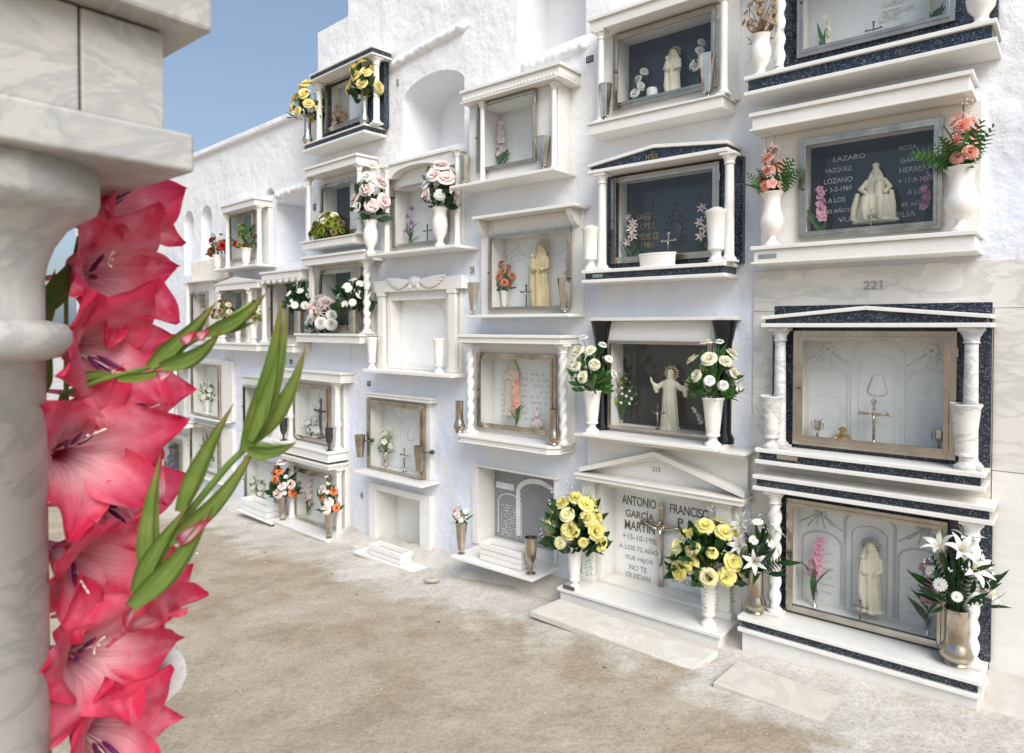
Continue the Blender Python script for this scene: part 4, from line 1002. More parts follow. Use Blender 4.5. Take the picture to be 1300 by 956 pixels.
# rail on top of the wall
rl = MB(); pts = [D.world(D.hit(x, y, -.1)[0], -.1, D.hit(x, y, -.1)[1]) for x, y in ((316, 173), (335, 163), (352, 154), (362, 152), (368, 158), (370, 166))]
rl.tube(pts, .016, 8); rl.build('roof_rail', 'rust', None, 0, label='bent rusty rail lying on top of the far wall', category='rail')
# parapet caps along the lower top
o = MB().box(sD0, s405 - .001, -.04, .66, zLow + .001, zLow + .05).build('wall_coping', 'wallw', None, .01); o.location = D.world(0, 0, 0); o.rotation_euler = (0, 0, D.th); o['label'] = 'white coping along the lower far stretch of wall'; o['category'] = 'coping'
# ================================================================== THINGS ON THE LEDGES
def pot(n, px, wpx, hpx, kind, material, label, out=None, bq=None, group=None, hang=False, rz=0):
    p = onledge(n, px, out); k = p.y / F; h = hpx * k; w = wpx * k
    v = vase(p, kind, h, w, material, label, n.run.th + rz, group)
    p = p + Vector((0, 0, h * (.93 if kind != 'cone' else .9)))
    if bq: bq(p, k, n)
    return v
def B(label, blooms, rx, h, **kw):
    """rx, h and bloom sizes in photo pixels at the vase"""
    def f(p, k, n):
        bl = [(a, b, s * k, c) for a, b, s, c in blooms]
        for q in ('leafL', 'leafW'):
            if q in kw: kw[q] = kw[q] * k
        bouquet(p, label, bl, rx * k, h * k, rz=n.run.th * .5, **kw)
    return f
Y = ('yellow', 'yellowd'); YL = ('palelemon', 'yellow'); YD = ('yellowd', 'yellow'); CR = ('cream', 'cream'); PW = ('pwhite', 'yellowd'); BLU = ('blush', 'blush'); SA = ('salmon', 'yellow'); OR = ('orange', 'yellow'); RD = ('red', 'red'); PK = ('pink', 'violet'); VI = ('violet', 'yellow'); ST = ('straw', 'straw')
# niche 1
pot(n1, 963, 27, 52, 'pot', 'urn', 'white urn of dried stalks at the top edge of the view', bq=B('brown dried seed heads and stalks in the white urn at the top', [('floret', ST, 9, 26)], 22, 62, leaves=30, leafmat='straw', leafL=22, leafW=2.5, stemmat='straw', rng_seed=3))
pot(n1, 1240, 34, 62, 'pot', 'urn', 'white urn at the right end of the topmost granite ledge')
spike(inlet(n1, 1046), 'stem of small yellow and white flowers behind the topmost glass, left side', 'floret', ('cream', 'yellow'), .03, 7, .17, seed=5)
spike(inlet(n1, 1176), 'stem of small cream flowers behind the topmost glass, right side', 'floret', ('cream', 'yellow'), .03, 6, .22, seed=6)
crucifix(inlet(n1, 1105), .10, 'small dark crucifix behind the topmost glass', A.th, 'steeldark', 'chrome')
# niche 2
pot(n2, 979, 30, 68, 'urn', 'urn', 'left white urn of salmon flowers beside the black inscribed slab', bq=B('salmon flowers with fern and white spray left of the black inscribed slab', [('ruffle', SA, 16, 7), ('floret', ('salmon', 'salmon'), 14, 9)], 15, 66, leaves=8, ferns=12, leafmat='leafm', filler=26, rng_seed=12, low=.05, ry=.06))
pot(n2, 1218, 40, 82, 'urn', 'urn', 'right white urn of salmon flowers beside the black inscribed slab', bq=B('salmon flowers with fern and white spray right of the black inscribed slab', [('ruffle', SA, 20, 7), ('floret', ('salmon', 'salmon'), 17, 9)], 16, 86, leaves=8, ferns=12, leafmat='leafm', filler=30, rng_seed=15, low=.05, ry=.06))
statue(inlet(n2, 1110) + Vector((0, 0, .05)), 'seated', .245, 'statue', 'cream seated crowned virgin before the black slab', A.th)
crucifix(inlet(n2, 1108) - A.N.to_3d() * .045, .10, 'small silver crucifix standing under the seated virgin', A.th)
spike(inlet(n2, 1040), 'pink orchid stem behind glass left of the seated virgin', 'floret', PK, .04, 9, .21, seed=2)
spike(inlet(n2, 1172), 'pink orchid stem behind glass right of the seated virgin', 'floret', PK, .035, 8, .22, seed=4)
# niche 3
pot(n3, 980, 29, 67, 'goblet', 'grey', 'left grey veined goblet vase on the ledge below the number 221', out=.125)
pot(n3, 1228, 37, 84, 'goblet', 'grey', 'right grey veined goblet vase on the ledge below the number 221', out=.11)
crucifix(inlet(n3, 1111), .185, 'standing silver crucifix with trefoil ends behind the thick framed glass', A.th)
p = inlet(n3, 1071) ; r_ = empty('oil_lamp', 'small brass oil lamp with a clear chimney behind the thick framed glass', 'oil lamp', None, p, A.th)
MB().lathe([(.02, 0), (.034, .008), (.036, .022), (.026, .036), (.010, .042), (.010, .052), (.016, .055), (.016, .062), (.006, .07)], seg=16).build('font', 'brass', r_)
MB().lathe([(.012, .062), (.020, .078), (.012, .105), (.011, .17)], seg=14, caps=False).build('chimney', 'glass', r_)
for px, lb_ in ((1039, 'left'), (1194, 'right')):
    p = inlet(n3, px); o = MB().lathe([(.012, 0), (.005, .01), (.005, .035), (.014, .05), (.017, .09), (.013, .09)], seg=6, flat=True).tube([(-.022, 0, .05), (-.025, 0, .08), (-.018, 0, .095)], .003, 5).tube([(.022, 0, .05), (.025, 0, .08), (.018, 0, .095)], .003, 5).build('bud_vase', 'steel')
    o.location = p; o.rotation_euler = (0, 0, A.th); o['label'] = lb_ + ' small steel bud vase with handles behind the thick framed glass'; o['category'] = 'vase'
# niche 4
pot(n4, 962, 27, 56, 'bulb', 'bronze', 'steel bulb vase holding lilies at the left end of the granite banded step', out=.14, bq=B('white lilies and greenery left of the lowest orchid niche', [('lily', PW, 30, 8), ('daisy', PW, 13, 4)], 30, 70, leaves=44, leafmat='leafd', leafL=26, leafW=6, filler=12, ferns=3, rng_seed=21, ry=.075))
pot(n4, 1220, 40, 72, 'bulb', 'bronze', 'steel bulb vase holding lilies at the right end of the granite banded step', out=.12, bq=B('white lilies and greenery right of the lowest orchid niche', [('lily', PW, 36, 8), ('daisy', PW, 15, 4)], 36, 98, leaves=50, leafmat='leafd', leafL=32, leafW=7, filler=12, ferns=3, rng_seed=26, ry=.085))
statue(inlet(n4, 1108) + Vector((0, 0, .035)), 'madonna', .29, 'statue', 'cream carved virgin with child between the two orchids', A.th, True, 'inkgrey')
crucifix(inlet(n4, 1100) - A.N.to_3d() * .055, .09, 'tiny dark crucifix on the glass floor in front of the carved virgin', A.th, 'steeldark', 'chrome')
for px, sd, lb_, lx in ((1037, 3, 'left', .02), (1183, 9, 'right', -.02)):
    p = inlet(n4, px); spike(p + Vector((0, 0, .04)), 'violet and white orchid with broad leaves behind glass, %s of the carved virgin' % lb_, 'floret', ('pink', 'yellow'), .048, 8, .25, lx, 3, sd, None, 'leafm', .03, .11)
    o = MB().lathe([(.013, 0), (.006, .015), (.013, .04), (.018, .07), (.014, .07)], seg=12).build('bud_vase', 'steel'); o.location = p; o['label'] = 'slim steel bud vase of the %s orchid beside the carved virgin' % lb_; o['category'] = 'vase'
# niche 5
pot(n5, 768, 18, 46, 'cone', 'steel', 'tapering faceted steel vase at the left end of the highest middle ledge', out=.13)
pot(n5, 897, 23, 54, 'cone', 'steel', 'tapering faceted steel vase at the right end of the highest middle ledge', out=.13)
statue(inlet(n5, 853), 'madonna', .262, 'statue', 'cream madonna with spiked halo in the highest dark glass niche', A.th, True)
spike(inlet(n5, 806), 'white roses in a dark pot left of the madonna with spiked halo', 'rose', ('pwhite', 'cream'), .042, 4, .19, .04, 6, 3)
spike(inlet(n5, 884) + Vector((0, 0, .06)), 'white roses right of the madonna with spiked halo', 'rose', ('pwhite', 'cream'), .045, 4, .19, .01, 5, 8)
p = inlet(n5, 829) - A.N.to_3d() * .02; o = MB().lathe([(.028, 0), (.028, .075), (.024, .085)], seg=16).build('candle_jar', 'paint'); o.location = p; o['label'] = 'short white candle jar at the foot of the haloed madonna'; o['category'] = 'jar'
# niche 6
pot(n6, 750, 24, 57, 'capped', 'urn', 'left white capped urn on the granite ledge of niche 225', out=.13)
pot(n6, 909, 29, 70, 'capped', 'urn', 'right white capped urn on the granite ledge of niche 225', out=.13)
p = onledge(n6, 834, .12); k = p.y / F; r_ = empty('planter_box', 'oval white trough of yellow gravel in front of niche 225', 'planter', None, p, A.th)
mb = MB().lathe([(24 * k, 0), (25 * k, 14 * k), (26 * k, 15 * k), (26 * k, 17 * k), (23 * k, 17 * k)], seg=32, sy=.42); mb.build('trough', 'urn', r_); MB().lathe([(23 * k, 15.5 * k), (1e-4, 18.5 * k)], seg=24, sy=.4, caps=False).build('filling', 'brass', r_)
for px, sd, lb_ in ((801, 4, 'left'), (893, 7, 'right')): spike(inlet(n6, px), 'pale pink and white lilies behind the %s side of the gold lettered glass' % lb_, 'lily', ('blush', 'pink'), .055, 5, .23, .0, 5, sd)
p = inlet(n6, 852) - A.N.to_3d() * .03; crucifix(p, .13, 'thin silver crucifix before the dark carved slab', A.th, 'steel', 'chrome')
# niche 7
pot(n7, 752, 25, 53, 'goblet', 'urn', 'left white goblet vase of cream roses before the black half column', out=.14, bq=B('cream roses in the goblet vase left of the statue of open arms', [('rose', CR, 14, 9), ('rose', PW, 10, 5)], 29, 74, leaves=110, leafmat='leafm', leafL=13, leafW=6, rng_seed=31, low=.1, ry=.07))
pot(n7, 906, 29, 62, 'goblet', 'urn', 'right white goblet vase of cream roses before the black half column', out=.14, bq=B('cream roses in the goblet vase right of the statue of open arms', [('rose', CR, 15, 11), ('rose', PW, 11, 6)], 33, 80, leaves=120, leafmat='leafm', leafL=14, leafW=6, rng_seed=38, low=.1, ry=.08))
statue(inlet(n7, 851), 'blessing', .30, 'statue', 'cream statue with both arms open and a spiked halo before a black slab', A.th, True)
crucifix(inlet(n7, 843) - A.N.to_3d() * .06, .12, 'thin silver crucifix at the feet of the statue of open arms', A.th, 'steeldark', 'chrome')
p = inlet(n7, 790); bouquet(p + Vector((0, 0, .05)), 'small white and lime flowers behind glass left of the statue of open arms', [('floret', ('leafy', 'yellow'), .024, 14), ('floret', ('pwhite', 'yellow'), .016, 26)], .085, .22, 5, 40, 'leafm', .035, .012, ry=.04)
spike(inlet(n7, 893), 'white sprig behind glass right of the statue of open arms', 'floret', ('pwhite', 'yellow'), .02, 9, .12, -.05, 3, 5)
for s, px, lb_ in ((-1, 764, 'left'), (1, 920, 'right')):
    x = n7.L(px, 400, .032)[0]; l = n7.lint[4]; cm = column_mesh('half', l, .034); cm.v = [v + Vector((x, -.032, 0)) for v in cm.v]; cm.build('half_column', 'black', n7.root)
# niche 8
pot(n8, 730, 22, 56, 'goblet', 'urn', 'left white vase of yellow roses on the step of the open niche 212', out=.20, bq=B('round bunch of yellow roses left of the lettered slab', [('rose', Y, 17.5, 14), ('rose', YL, 15, 5), ('rose', Y, 12, 4)], 40, 70, leaves=150, leafL=20, leafW=10, filler=34, droops=4, rng_seed=41, low=.04, ry=.12))
pot(n8, 902, 27, 66, 'goblet', 'urn', 'right white vase of yellow roses on the step of the open niche 212', out=.17, bq=B('round bunch of yellow roses overlapping the right half of the lettered slab', [('rose', Y, 20, 15), ('rose', YL, 17, 5), ('rose', Y, 13, 4)], 47, 74, leaves=160, leafL=22, leafW=11, filler=38, droops=4, rng_seed=47, low=.04, ry=.13))
q = n8.L(842, 743, -n8.recess); P_ = n8.run.world(q[0] + n8.s0, -n8.recess + .022, q[1] + n8.lz); hh = 108 * P_.y / F
crucifix(P_, hh, 'large silver crucifix fixed to the middle of the lettered slab', A.th, 'chrome', 'steel', True)
# leaning foot slab
def corner(px, py, z):
    r = ray(px, py); t = (z - EYE.z) / r.z; return EYE + r * t
# niche 9
pot(n9, 590, 15, 36, 'cone', 'steel', 'left faceted steel vase on the shelf of the toothed cornice niche', out=.16)
pot(n9, 690, 18, 42, 'cone', 'steel', 'right faceted steel vase on the shelf of the toothed cornice niche', out=.17)
spike(inlet(n9, 636) + Vector((0, 0, .0)), 'faded pink flower stem behind the pale glass of the toothed cornice niche', 'floret', ('blush', 'yellow'), .045, 8, .30, .0, 5, 3)
# niche 10
pot(n10, 601, 17, 41, 'cone', 'steel', 'left faceted steel vase on the ledge of the orange flower niche', out=.13)
pot(n10, 717, 20, 45, 'cone', 'steel', 'right draped steel vase on the ledge of the orange flower niche', out=.13)
statue(inlet(n10, 686), 'madonna', .37, 'statuey', 'tall yellowed madonna behind glass in the flat white surround', A.th, True, 'statuey')
p = inlet(n10, 640); v = vase(p, 'goblet', .11, .05, 'urn', 'little white vase of orange flowers behind glass beside the yellowed madonna', A.th)
bouquet(p + Vector((0, 0, .10)), 'orange flowers in the little white vase beside the yellowed madonna', [('ruffle', OR, .042, 9)], .055, .19, 4, 40, 'leafd', .03, .014, ry=.035)
crucifix(inlet(n10, 675) - A.N.to_3d() * .05, .13, 'thin dark crucifix before the yellowed madonna', A.th, 'steeldark', 'chrome')
spike(inlet(n10, 720), 'thin stem of orange blooms behind glass at the right edge of the flat white surround', 'floret', OR, .03, 6, .30, .0, 3, 6)
# niche 11
pot(n11, 583, 15, 40, 'bulb', 'bronze', 'left steel bulb vase beside the twisted column of the coral flower niche', out=.15)
pot(n11, 703, 17, 46, 'bulb', 'bronze', 'right steel bulb vase beside the twisted column of the coral flower niche', out=.15)
statue(inlet(n11, 646) + A.N.to_3d() * .03 + Vector((0, 0, .06)), 'praying', .34, 'statue', 'white praying figure behind glass between the twisted columns', A.th)
spike(inlet(n11, 659) - A.N.to_3d() * .03, 'coral pink flower stem in front of the white praying figure', 'floret', ('salmon', 'yellow'), .04, 14, .30, .0, 4, 3)
p = inlet(n11, 682); o = MB().ball((0, 0, .035), .03, sc=(1, .8, 1.2)).ball((-.005, -.01, .085), .02).ball((.025, -.01, .03), .015).ball((-.025, -.01, .03), .015).build('figurine', 'blush'); o.location = p; o['label'] = 'tiny pink crouching figurine on the floor of the twisted column niche'; o['category'] = 'figurine'
# niche 12
pot(n12, 585, 17, 40, 'cone', 'bronze', 'faceted bronze vase of small daisies on the thin ledge below the wall', out=.20, bq=B('small white and pink posy in the faceted bronze vase', [('daisy', PW, 8, 6), ('rose', ('blush', 'yellow'), 7, 3), ('rose', OR, 7, 1)], 11, 27, leaves=12, leafmat='leafm', leafL=9, leafW=3, rng_seed=4, ry=.03))
pot(n12, 674, 17, 47, 'grail', 'bronze', 'empty footed bronze cup at the front corner of the thin ledge', out=.20)
def trough(n, pxl, pxr, out, depth, h, label, z=0, rows=3):
    a = n.L(pxl, 400, out)[0]; b = n.L(pxr, 400, out)[0]; r_ = empty('planter_box', label, 'planter', None, n.run.world((a + b) / 2 + n.s0, out, n.lz + z), n.run.th)
    w = (b - a) / 2; mb = MB(); t = .012; rh = h / rows
    for i in range(rows):
        e = .0 if i == rows - 1 else .004; g = .003
        z0, z1 = i * rh + g, (i + 1) * rh
        mb.box(-w + e, w - e, e, t, z0, z1); mb.box(-w + e, w - e, depth - t, depth - e, z0, z1); mb.box(-w + e, -w + t, t, depth - t, z0, z1); mb.box(w - t, w - e, t, depth - t, z0, z1)
    mb.box(-w + .008, w - .008, .008, depth - .008, 0, h * .5); mb.build('box', 'white', r_, .0015)
trough(n12, 607.5, 661, .215, .11, .10, 'slatted white marble trough on the ledge before the grey arch carved slab')
trough(n16, 466, 507, .25, .10, .07, 'white marble trough on the slab before the bare niche', rows=2)
trough(n23, 303, 336, .20, .12, .10, 'white marble trough before the lowest left glazed niche', rows=2)
# niche 13
pot(n13, 471, 19, 44, 'pot', 'urn', 'left white urn of pink roses on the curved ledge', out=.15, bq=B('big pale pink roses in the left urn of the curved ledge', [('rose', BLU, 17, 8), ('rose', PW, 13, 3)], 22, 72, leaves=50, leafL=14, leafW=8, rng_seed=51, low=.15, ry=.09))
pot(n13, 559, 20, 50, 'pot', 'urn', 'right white urn of pink roses on the curved ledge', out=.15, bq=B('big pale pink roses in the right urn of the curved ledge', [('rose', BLU, 17, 8), ('rose', PW, 13, 3)], 24, 60, leaves=50, leafL=14, leafW=8, rng_seed=53, low=.15, ry=.09))
spike(inlet(n13, 520), 'violet and white calla stem in a clear vase behind glass under the arched cornice', 'lily', ('violet', 'yellow'), .05, 4, .25, .02, 5, 3)
crucifix(inlet(n13, 543), .13, 'greenish standing crucifix behind glass under the arched cornice', C.th, 'steeldark', 'brass')
# niche 14
pot(n14, 472, 15, 40, 'goblet', 'urn', 'left white goblet vase on the ledge of the winged niche', out=.12)
pot(n14, 557, 17, 44, 'goblet', 'urn', 'right white goblet vase on the ledge of the winged niche', out=.12)
# niche 15 hanging cups
for px, yt, yb, lb_ in ((457, 552, 580, 'left'), (532, 566, 598, 'right')):
    s, z = C.hit(px, yb, .10); p = C.world(s, .10, z); k = p.y / F; h = (yb - yt) * k
    r_ = empty('hanging_cup', lb_ + ' steel flower cup bracketed to the bronze glass door', 'vase', 'steel cups hanging beside the bronze door', p, C.th)
    MB().lathe([(4.2 * k, 0), (7 * k, h), (6.4 * k, h), (3.8 * k, .01)], seg=20).build('cup', 'bronze', r_)
    sd = 1; MB().tube([(0, 0, h * .75), (.05 * sd, .03, h * .75), (.06 * sd, .075, h * .75)], .006, 6).ball((.06 * sd, .06, h * .75), .016).build('bracket', 'steeldark', r_)
bouquet(inlet(n15, 489) + Vector((0, 0, .1)), 'yellow and white posy behind the bronze glass door', [('floret', ('cream', 'yellow'), .04, 12)], .06, .2, 8, 24, 'leafm', .03, .012, ry=.04)
o = vase(inlet(n15, 489), 'goblet', .11, .045, 'steel', 'clear grey vase of the yellow posy behind the bronze glass door', C.th)
crucifix(inlet(n15, 513), .16, 'grey metal crucifix behind the bronze glass door', C.th, 'steel', 'chrome')
# niche 17
pot(n17, 392, 13, 34, 'bulb', 'steel', 'left steel vase of yellow roses on the topmost left ledge', out=.14, bq=B('yellow roses hanging out over the left end of the topmost left ledge', [('rose', YD, 12, 12)], 22, 46, leaves=46, leafL=11, leafW=6, filler=8, rng_seed=61, low=.05, ry=.10))
pot(n17, 464, 13, 37, 'bulb', 'steel', 'right steel vase of yellow roses on the topmost left ledge', out=.13, bq=B('yellow roses at the right end of the topmost left ledge', [('rose', YD, 13, 12)], 22, 46, leaves=46, leafL=12, leafW=7, filler=8, rng_seed=66, low=.05, ry=.10))
bouquet(inlet(n17, 433), 'rusty orange posy behind the glass of the topmost left niche', [('floret', ('orange', 'yellow'), .035, 16)], .08, .22, 3, 30, 'leafm', .03, .014, ry=.04)
# niche 18 low bed
p = onledge(n18, 415, .11); k = p.y / F
bouquet(p, 'low bed of yellow green foliage with cream roses before the dark glass', [('rose', ('cream', 'cream'), 10 * k, 10), ('ruffle', ('leafy', 'leafy'), 9 * k, 18), ('ruffle', ST, 9 * k, 6)], 32 * k, 34 * k, 3, 90, 'leafy', .05, .014, ry=.08, rz=D.th, low=.1)
# niche 19
pot(n19, 449, 13, 30, 'cyl', 'steel', 'steel cylinder vase of white daisies on the ledge beside the twisted column', out=.13, bq=B('white daisies and greenery beside the twisted column', [('daisy', PW, 11, 18)], 24, 47, leaves=70, leafL=15, leafW=7, ferns=3, rng_seed=71, low=.05, ry=.12))
p = onledge(n19, 408, .12); k = p.y / F
bouquet(p, 'heap of large pale pink and white spidery blooms lying on the ledge', [('spider', ('blush', 'blush'), 29 * k, 3), ('ruffle', ('pwhite', 'pwhite'), 15 * k, 9)], 26 * k, 46 * k, 9, 50, 'leafd', .06, .02, ry=.07, rz=D.th, low=.15)
pot(n19, 380, 13, 28, 'cyl', 'steel', 'steel cylinder vase of white daisies at the left end of the ledge', out=.13, bq=B('white daisies bunched over the left end of the ledge beside the scalloped cornice', [('daisy', PW, 10, 18)], 21, 38, leaves=60, leafL=13, leafW=7, rng_seed=74, low=.05, ry=.12))
# niche 20
pot(n20, 417, 11, 29, 'grail', 'steeldark', 'right dark footed cup on the ledge beside the ringed column', out=.13)
pot(n20, 359, 11, 28, 'grail', 'steeldark', 'left dark footed cup on the ledge by the bronze framed glass', out=.13)
bouquet(inlet(n20, 394), 'white silk flowers behind the bronze framed glass', [('floret', ('pwhite', 'pwhite'), .06, 8)], .06, .2, 8, 16, 'dgrey', .05, .015, ry=.04)
crucifix(inlet(n20, 407), .30, 'large dark crucifix behind the bronze framed glass', D.th, 'rust', 'steeldark')
# niche 21
pot(n21, 416, 12, 33, 'cone', 'bronze', 'right bronze cup of orange flowers on the long low step', out=.15, bq=B('orange and pink flowers on the right end of the long low step', [('ruffle', OR, 11, 5), ('rose', BLU, 10, 5), ('floret', PW, 6, 5)], 13, 50, leaves=40, leafmat='leafm', leafL=12, leafW=5, rng_seed=81, low=.05, ry=.06))
pot(n21, 357, 12, 31, 'cone', 'bronze', 'left bronze cup of orange flowers on the long low step', out=.15, bq=B('orange and pink flowers with blossom twigs on the left end of the long low step', [('ruffle', OR, 11, 5), ('rose', BLU, 11, 6), ('floret', PW, 6, 8)], 16, 48, leaves=50, leafL=14, leafW=6, ferns=3, rng_seed=84, low=.05, ry=.07))
spike(inlet(n21, 389), 'tall white flower stem in a white vase behind the lowest ringed column glass', 'floret', ('blush', 'pwhite'), .05, 9, .34, .02, 6, 3)
# niche 22-31
spike(inlet(n22, 322), 'orange posy against the dark slab in the small white frame', 'ruffle', OR, .06, 4, .14, 0, 5, 3)
bouquet(inlet(n23, 325), 'pale yellow posy behind the lowest left glass', [('floret', ('cream', 'yellow'), .05, 14)], .10, .26, 8, 20, 'leafm', .05, .015, ry=.05)
pot(n24, 277, 13, 19, 'goblet', 'urn', 'left white vase of red carnations on the small temple niche', out=.12, bq=B('red carnations with yellow buds left of the small temple niche', [('ruffle', RD, 11, 3), ('ruffle', ('straw', 'yellow'), 6, 7)], 12, 29, leaves=24, leafmat='leafm', leafL=9, leafW=3, rng_seed=91, low=.0, ry=.08))
pot(n24, 313, 15, 23, 'goblet', 'urn', 'right white vase of red carnations on the small temple niche', out=.12, bq=B('red carnations with yellow buds before the glass of the small temple niche', [('ruffle', RD, 8, 4), ('ruffle', ('leafy', 'yellow'), 6, 9)], 14, 33, leaves=30, leafmat='leafm', leafL=12, leafW=3, rng_seed=93, low=.0, ry=.10))
for px, sd, lb_ in ((283, 3, 'left'), (322, 6, 'right')):
    pot(n26, px, 12, 30, 'goblet', 'urn', '%s white pot of dried flowers before the pointed pediment niche' % lb_, out=.14, bq=B('%s bunch of dry yellow and brown flowers before the pointed pediment niche' % lb_, [('ruffle', ('straw', 'straw'), 7, 9), ('ruffle', ('cream', 'yellow'), 7, 5)], 15, 26, leaves=24, leafmat='leafy', leafL=9, leafW=3, rng_seed=sd, low=.0, ry=.09))
pot(n26, 302, 10, 24, 'goblet', 'urn', 'middle white pot standing before the pointed pediment niche', out=.13)
spike(inlet(n25, 256), 'faded pink flower stem behind the narrow far glass', 'floret', ('blush', 'yellow'), .06, 8, .36, 0, 4, 2)
bouquet(inlet(n28, 262) + Vector((0, 0, .1)), 'white and yellow flowers behind the far flat glass', [('floret', ('cream', 'yellow'), .05, 14)], .09, .24, 8, 30, 'leafm', .06, .015, ry=.04)
vase(inlet(n28, 262), 'goblet', .13, .06, 'urn', 'white vase behind the far flat glass', D.th)
bouquet(inlet(n29, 262) + Vector((0, 0, .03)), 'tall green plant with white flowers behind the lowest far glass', [('floret', ('cream', 'yellow'), .04, 8)], .07, .38, 5, 60, 'leafm', .07, .02, ry=.04)
pot(n30, 215, 14, 30, 'goblet', 'urn', 'white vase of daisies at the far left ledge', out=.22, bq=B('white daisies over the far left ledge', [('daisy', PW, 9, 10)], 14, 20, leaves=40, leafL=10, leafW=6, rng_seed=5, low=0, ry=.1))
pot(n30, 201, 12, 28, 'goblet', 'urn', 'plain white vase behind the daisies at the far left ledge', out=.20)
pot(n30, 182, 12, 30, 'goblet', 'urn', 'white vase at the outer left corner of the far left ledge', out=.20)
bouquet(inlet(n31, 213) + Vector((0, 0, .05)), 'blue and white flowers with dark leaves in the lowest far left niche', [('ruffle', ('blue', 'blue'), .07, 7), ('floret', PW, .04, 6)], .10, .32, 5, 40, 'leafd', .07, .03, ry=.05)

# ================================================================== GROUND
gm, nt, b = mat('dirt_and_concrete', rough=.95, spec=.15)
p = pos(nt)
fine = noise(nt, p, 55, 6, .75); mid = noise(nt, p, 5, 6, .62); big = noise(nt, p, 1.3, 4, .5)
dirt = ramp(nt, mid, [(.28, (.33, .265, .185)), (.5, (.43, .36, .27)), (.72, (.51, .44, .345))])
conc = ramp(nt, mid, [(.28, (.52, .49, .44)), (.55, (.64, .61, .56)), (.75, (.72, .70, .66))])
d_ = N(nt, 'ShaderNodeVectorMath', operation='DOT_PRODUCT'); nt.links.new(p, d_.inputs[0]); d_.inputs[1].default_value = (.665, .747, 0)
a1 = N(nt, 'ShaderNodeMath', operation='MULTIPLY_ADD'); nt.links.new(big, a1.inputs[0]); a1.inputs[1].default_value = 1.1; nt.links.new(d_.outputs['Value'], a1.inputs[2])
a2 = N(nt, 'ShaderNodeMath', operation='MULTIPLY_ADD'); nt.links.new(mid, a2.inputs[0]); a2.inputs[1].default_value = .7; nt.links.new(a1.outputs[0], a2.inputs[2])
a3 = N(nt, 'ShaderNodeMapRange'); nt.links.new(a2.outputs[0], a3.inputs[0]); a3.inputs[1].default_value = 3.20; a3.inputs[2].default_value = 3.45
c = mix(nt, dirt, conc, a3.outputs[0])
patch = ramp(nt, noise(nt, pos(nt, (.7, 1, 1)), 1.1, 6, .65, .6), [(.46, (0, 0, 0)), (.66, (.6, .6, .6))])
c = mix(nt, c, (.55, .50, .43), patch)
dk = ramp(nt, noise(nt, p, 2.4, 6, .7, 1.0), [(.52, (0, 0, 0)), (.72, (.42, .42, .42))])
c = mix(nt, c, (.30, .235, .165), dk)
c = mix(nt, c, ramp(nt, fine, [(.32, (.42, .39, .34)), (.5, (1, 1, 1)), (.68, (1.35, 1.33, 1.3))]), .42, 'MULTIPLY')
v = N(nt, 'ShaderNodeTexVoronoi', Scale=38.0); nt.links.new(p, v.inputs['Vector'])
c = mix(nt, c, (.62, .59, .54), ramp(nt, v.outputs['Distance'], [(.06, (.5, .5, .5)), (.16, (0, 0, 0))]))
nt.links.new(c, b.inputs['Base Color'])
grit = noise(nt, p, 210, 3, .7)
c = mix(nt, c, ramp(nt, grit, [(.34, (.5, .47, .43)), (.5, (1, 1, 1)), (.7, (1.25, 1.25, 1.22))]), .4, 'MULTIPLY'); nt.links.new(c, b.inputs['Base Color'])
bump(nt, b, mid, .6, .03); bump(nt, b, fine, .4, .006); bump(nt, b, grit, .4, .002)
mb = MB(); xs = [-400, -60, -20, -10] + [-8 + .5 * i for i in range(28)] + [8, 20, 60, 400]; ys = [-400, -60, -10] + [-4 + .5 * i for i in range(40)] + [20, 60, 400]
vs = [(x, y, gz(x, y)) for x in xs for y in ys]; ny = len(ys)
mb.add(vs, [(i * ny + j, (i + 1) * ny + j, (i + 1) * ny + j + 1, i * ny + j + 1) for i in range(len(xs) - 1) for j in range(ny - 1)], 0, True)
g = mb.mesh('ground', [gm]); go = link('ground', g); go['kind'] = 'structure'; go['label'] = 'packed dirt and worn concrete ground'
# foot of the wall: rough cement fillet
fl = MB(); rg = random.Random(8)
pv = []
for run, s0_, s1_ in ((D, sD0, 0), (C, sC, 0), (A, 0, 3.2)):
    n_ = max(2, int(abs(s1_ - s0_) / .12))
    for i in range(n_ + 1):
        s = s0_ + (s1_ - s0_) * i / n_; w = run.world(s, 0, 0); f = run.world(s, .16 + rg.uniform(-.03, .05), 0); h = .045 + rg.uniform(-.015, .03)
        pv.append((Vector((w.x, w.y, gz(w.x, w.y) + h + .02)), Vector(((w.x + f.x) / 2, (w.y + f.y) / 2, gz(w.x, w.y) + h * .6)), Vector((f.x, f.y, gz(f.x, f.y) - .01))))
fl.add([q for t in pv for q in t], [(i * 3 + j, i * 3 + j + 1, i * 3 + j + 4, i * 3 + j + 3) for i in range(len(pv) - 1) for j in range(2)], 0, True)
simple('cement', (.58, .55, .50), .9, var=.18, sc=9, bmp=.5)
o = fl.build('cement_footing', 'cement'); o['kind'] = 'structure'; o['label'] = 'rough cement footing along the base of the wall'
st = MB()
for i in range(2600):
    x = rg.uniform(-4, 1.6); y = rg.uniform(2.0, 7.5)
    if A.N.dot(Vector((x, y))) > 2.9: continue
    r_ = rg.choice((.002, .002, .003, .003, .004, .006)) * rg.uniform(.7, 1.4); st.ball((x, y, gz(x, y) + r_ * .2), r_, seg=5, rings=3, sc=(1, rg.uniform(.6, 1), .6))
simple('pebble', (.42, .38, .32), .9, var=.4, sc=30)
o = st.build('gravel', 'pebble'); o['kind'] = 'stuff'; o['label'] = 'loose grit scattered on the ground'
lt = MB()
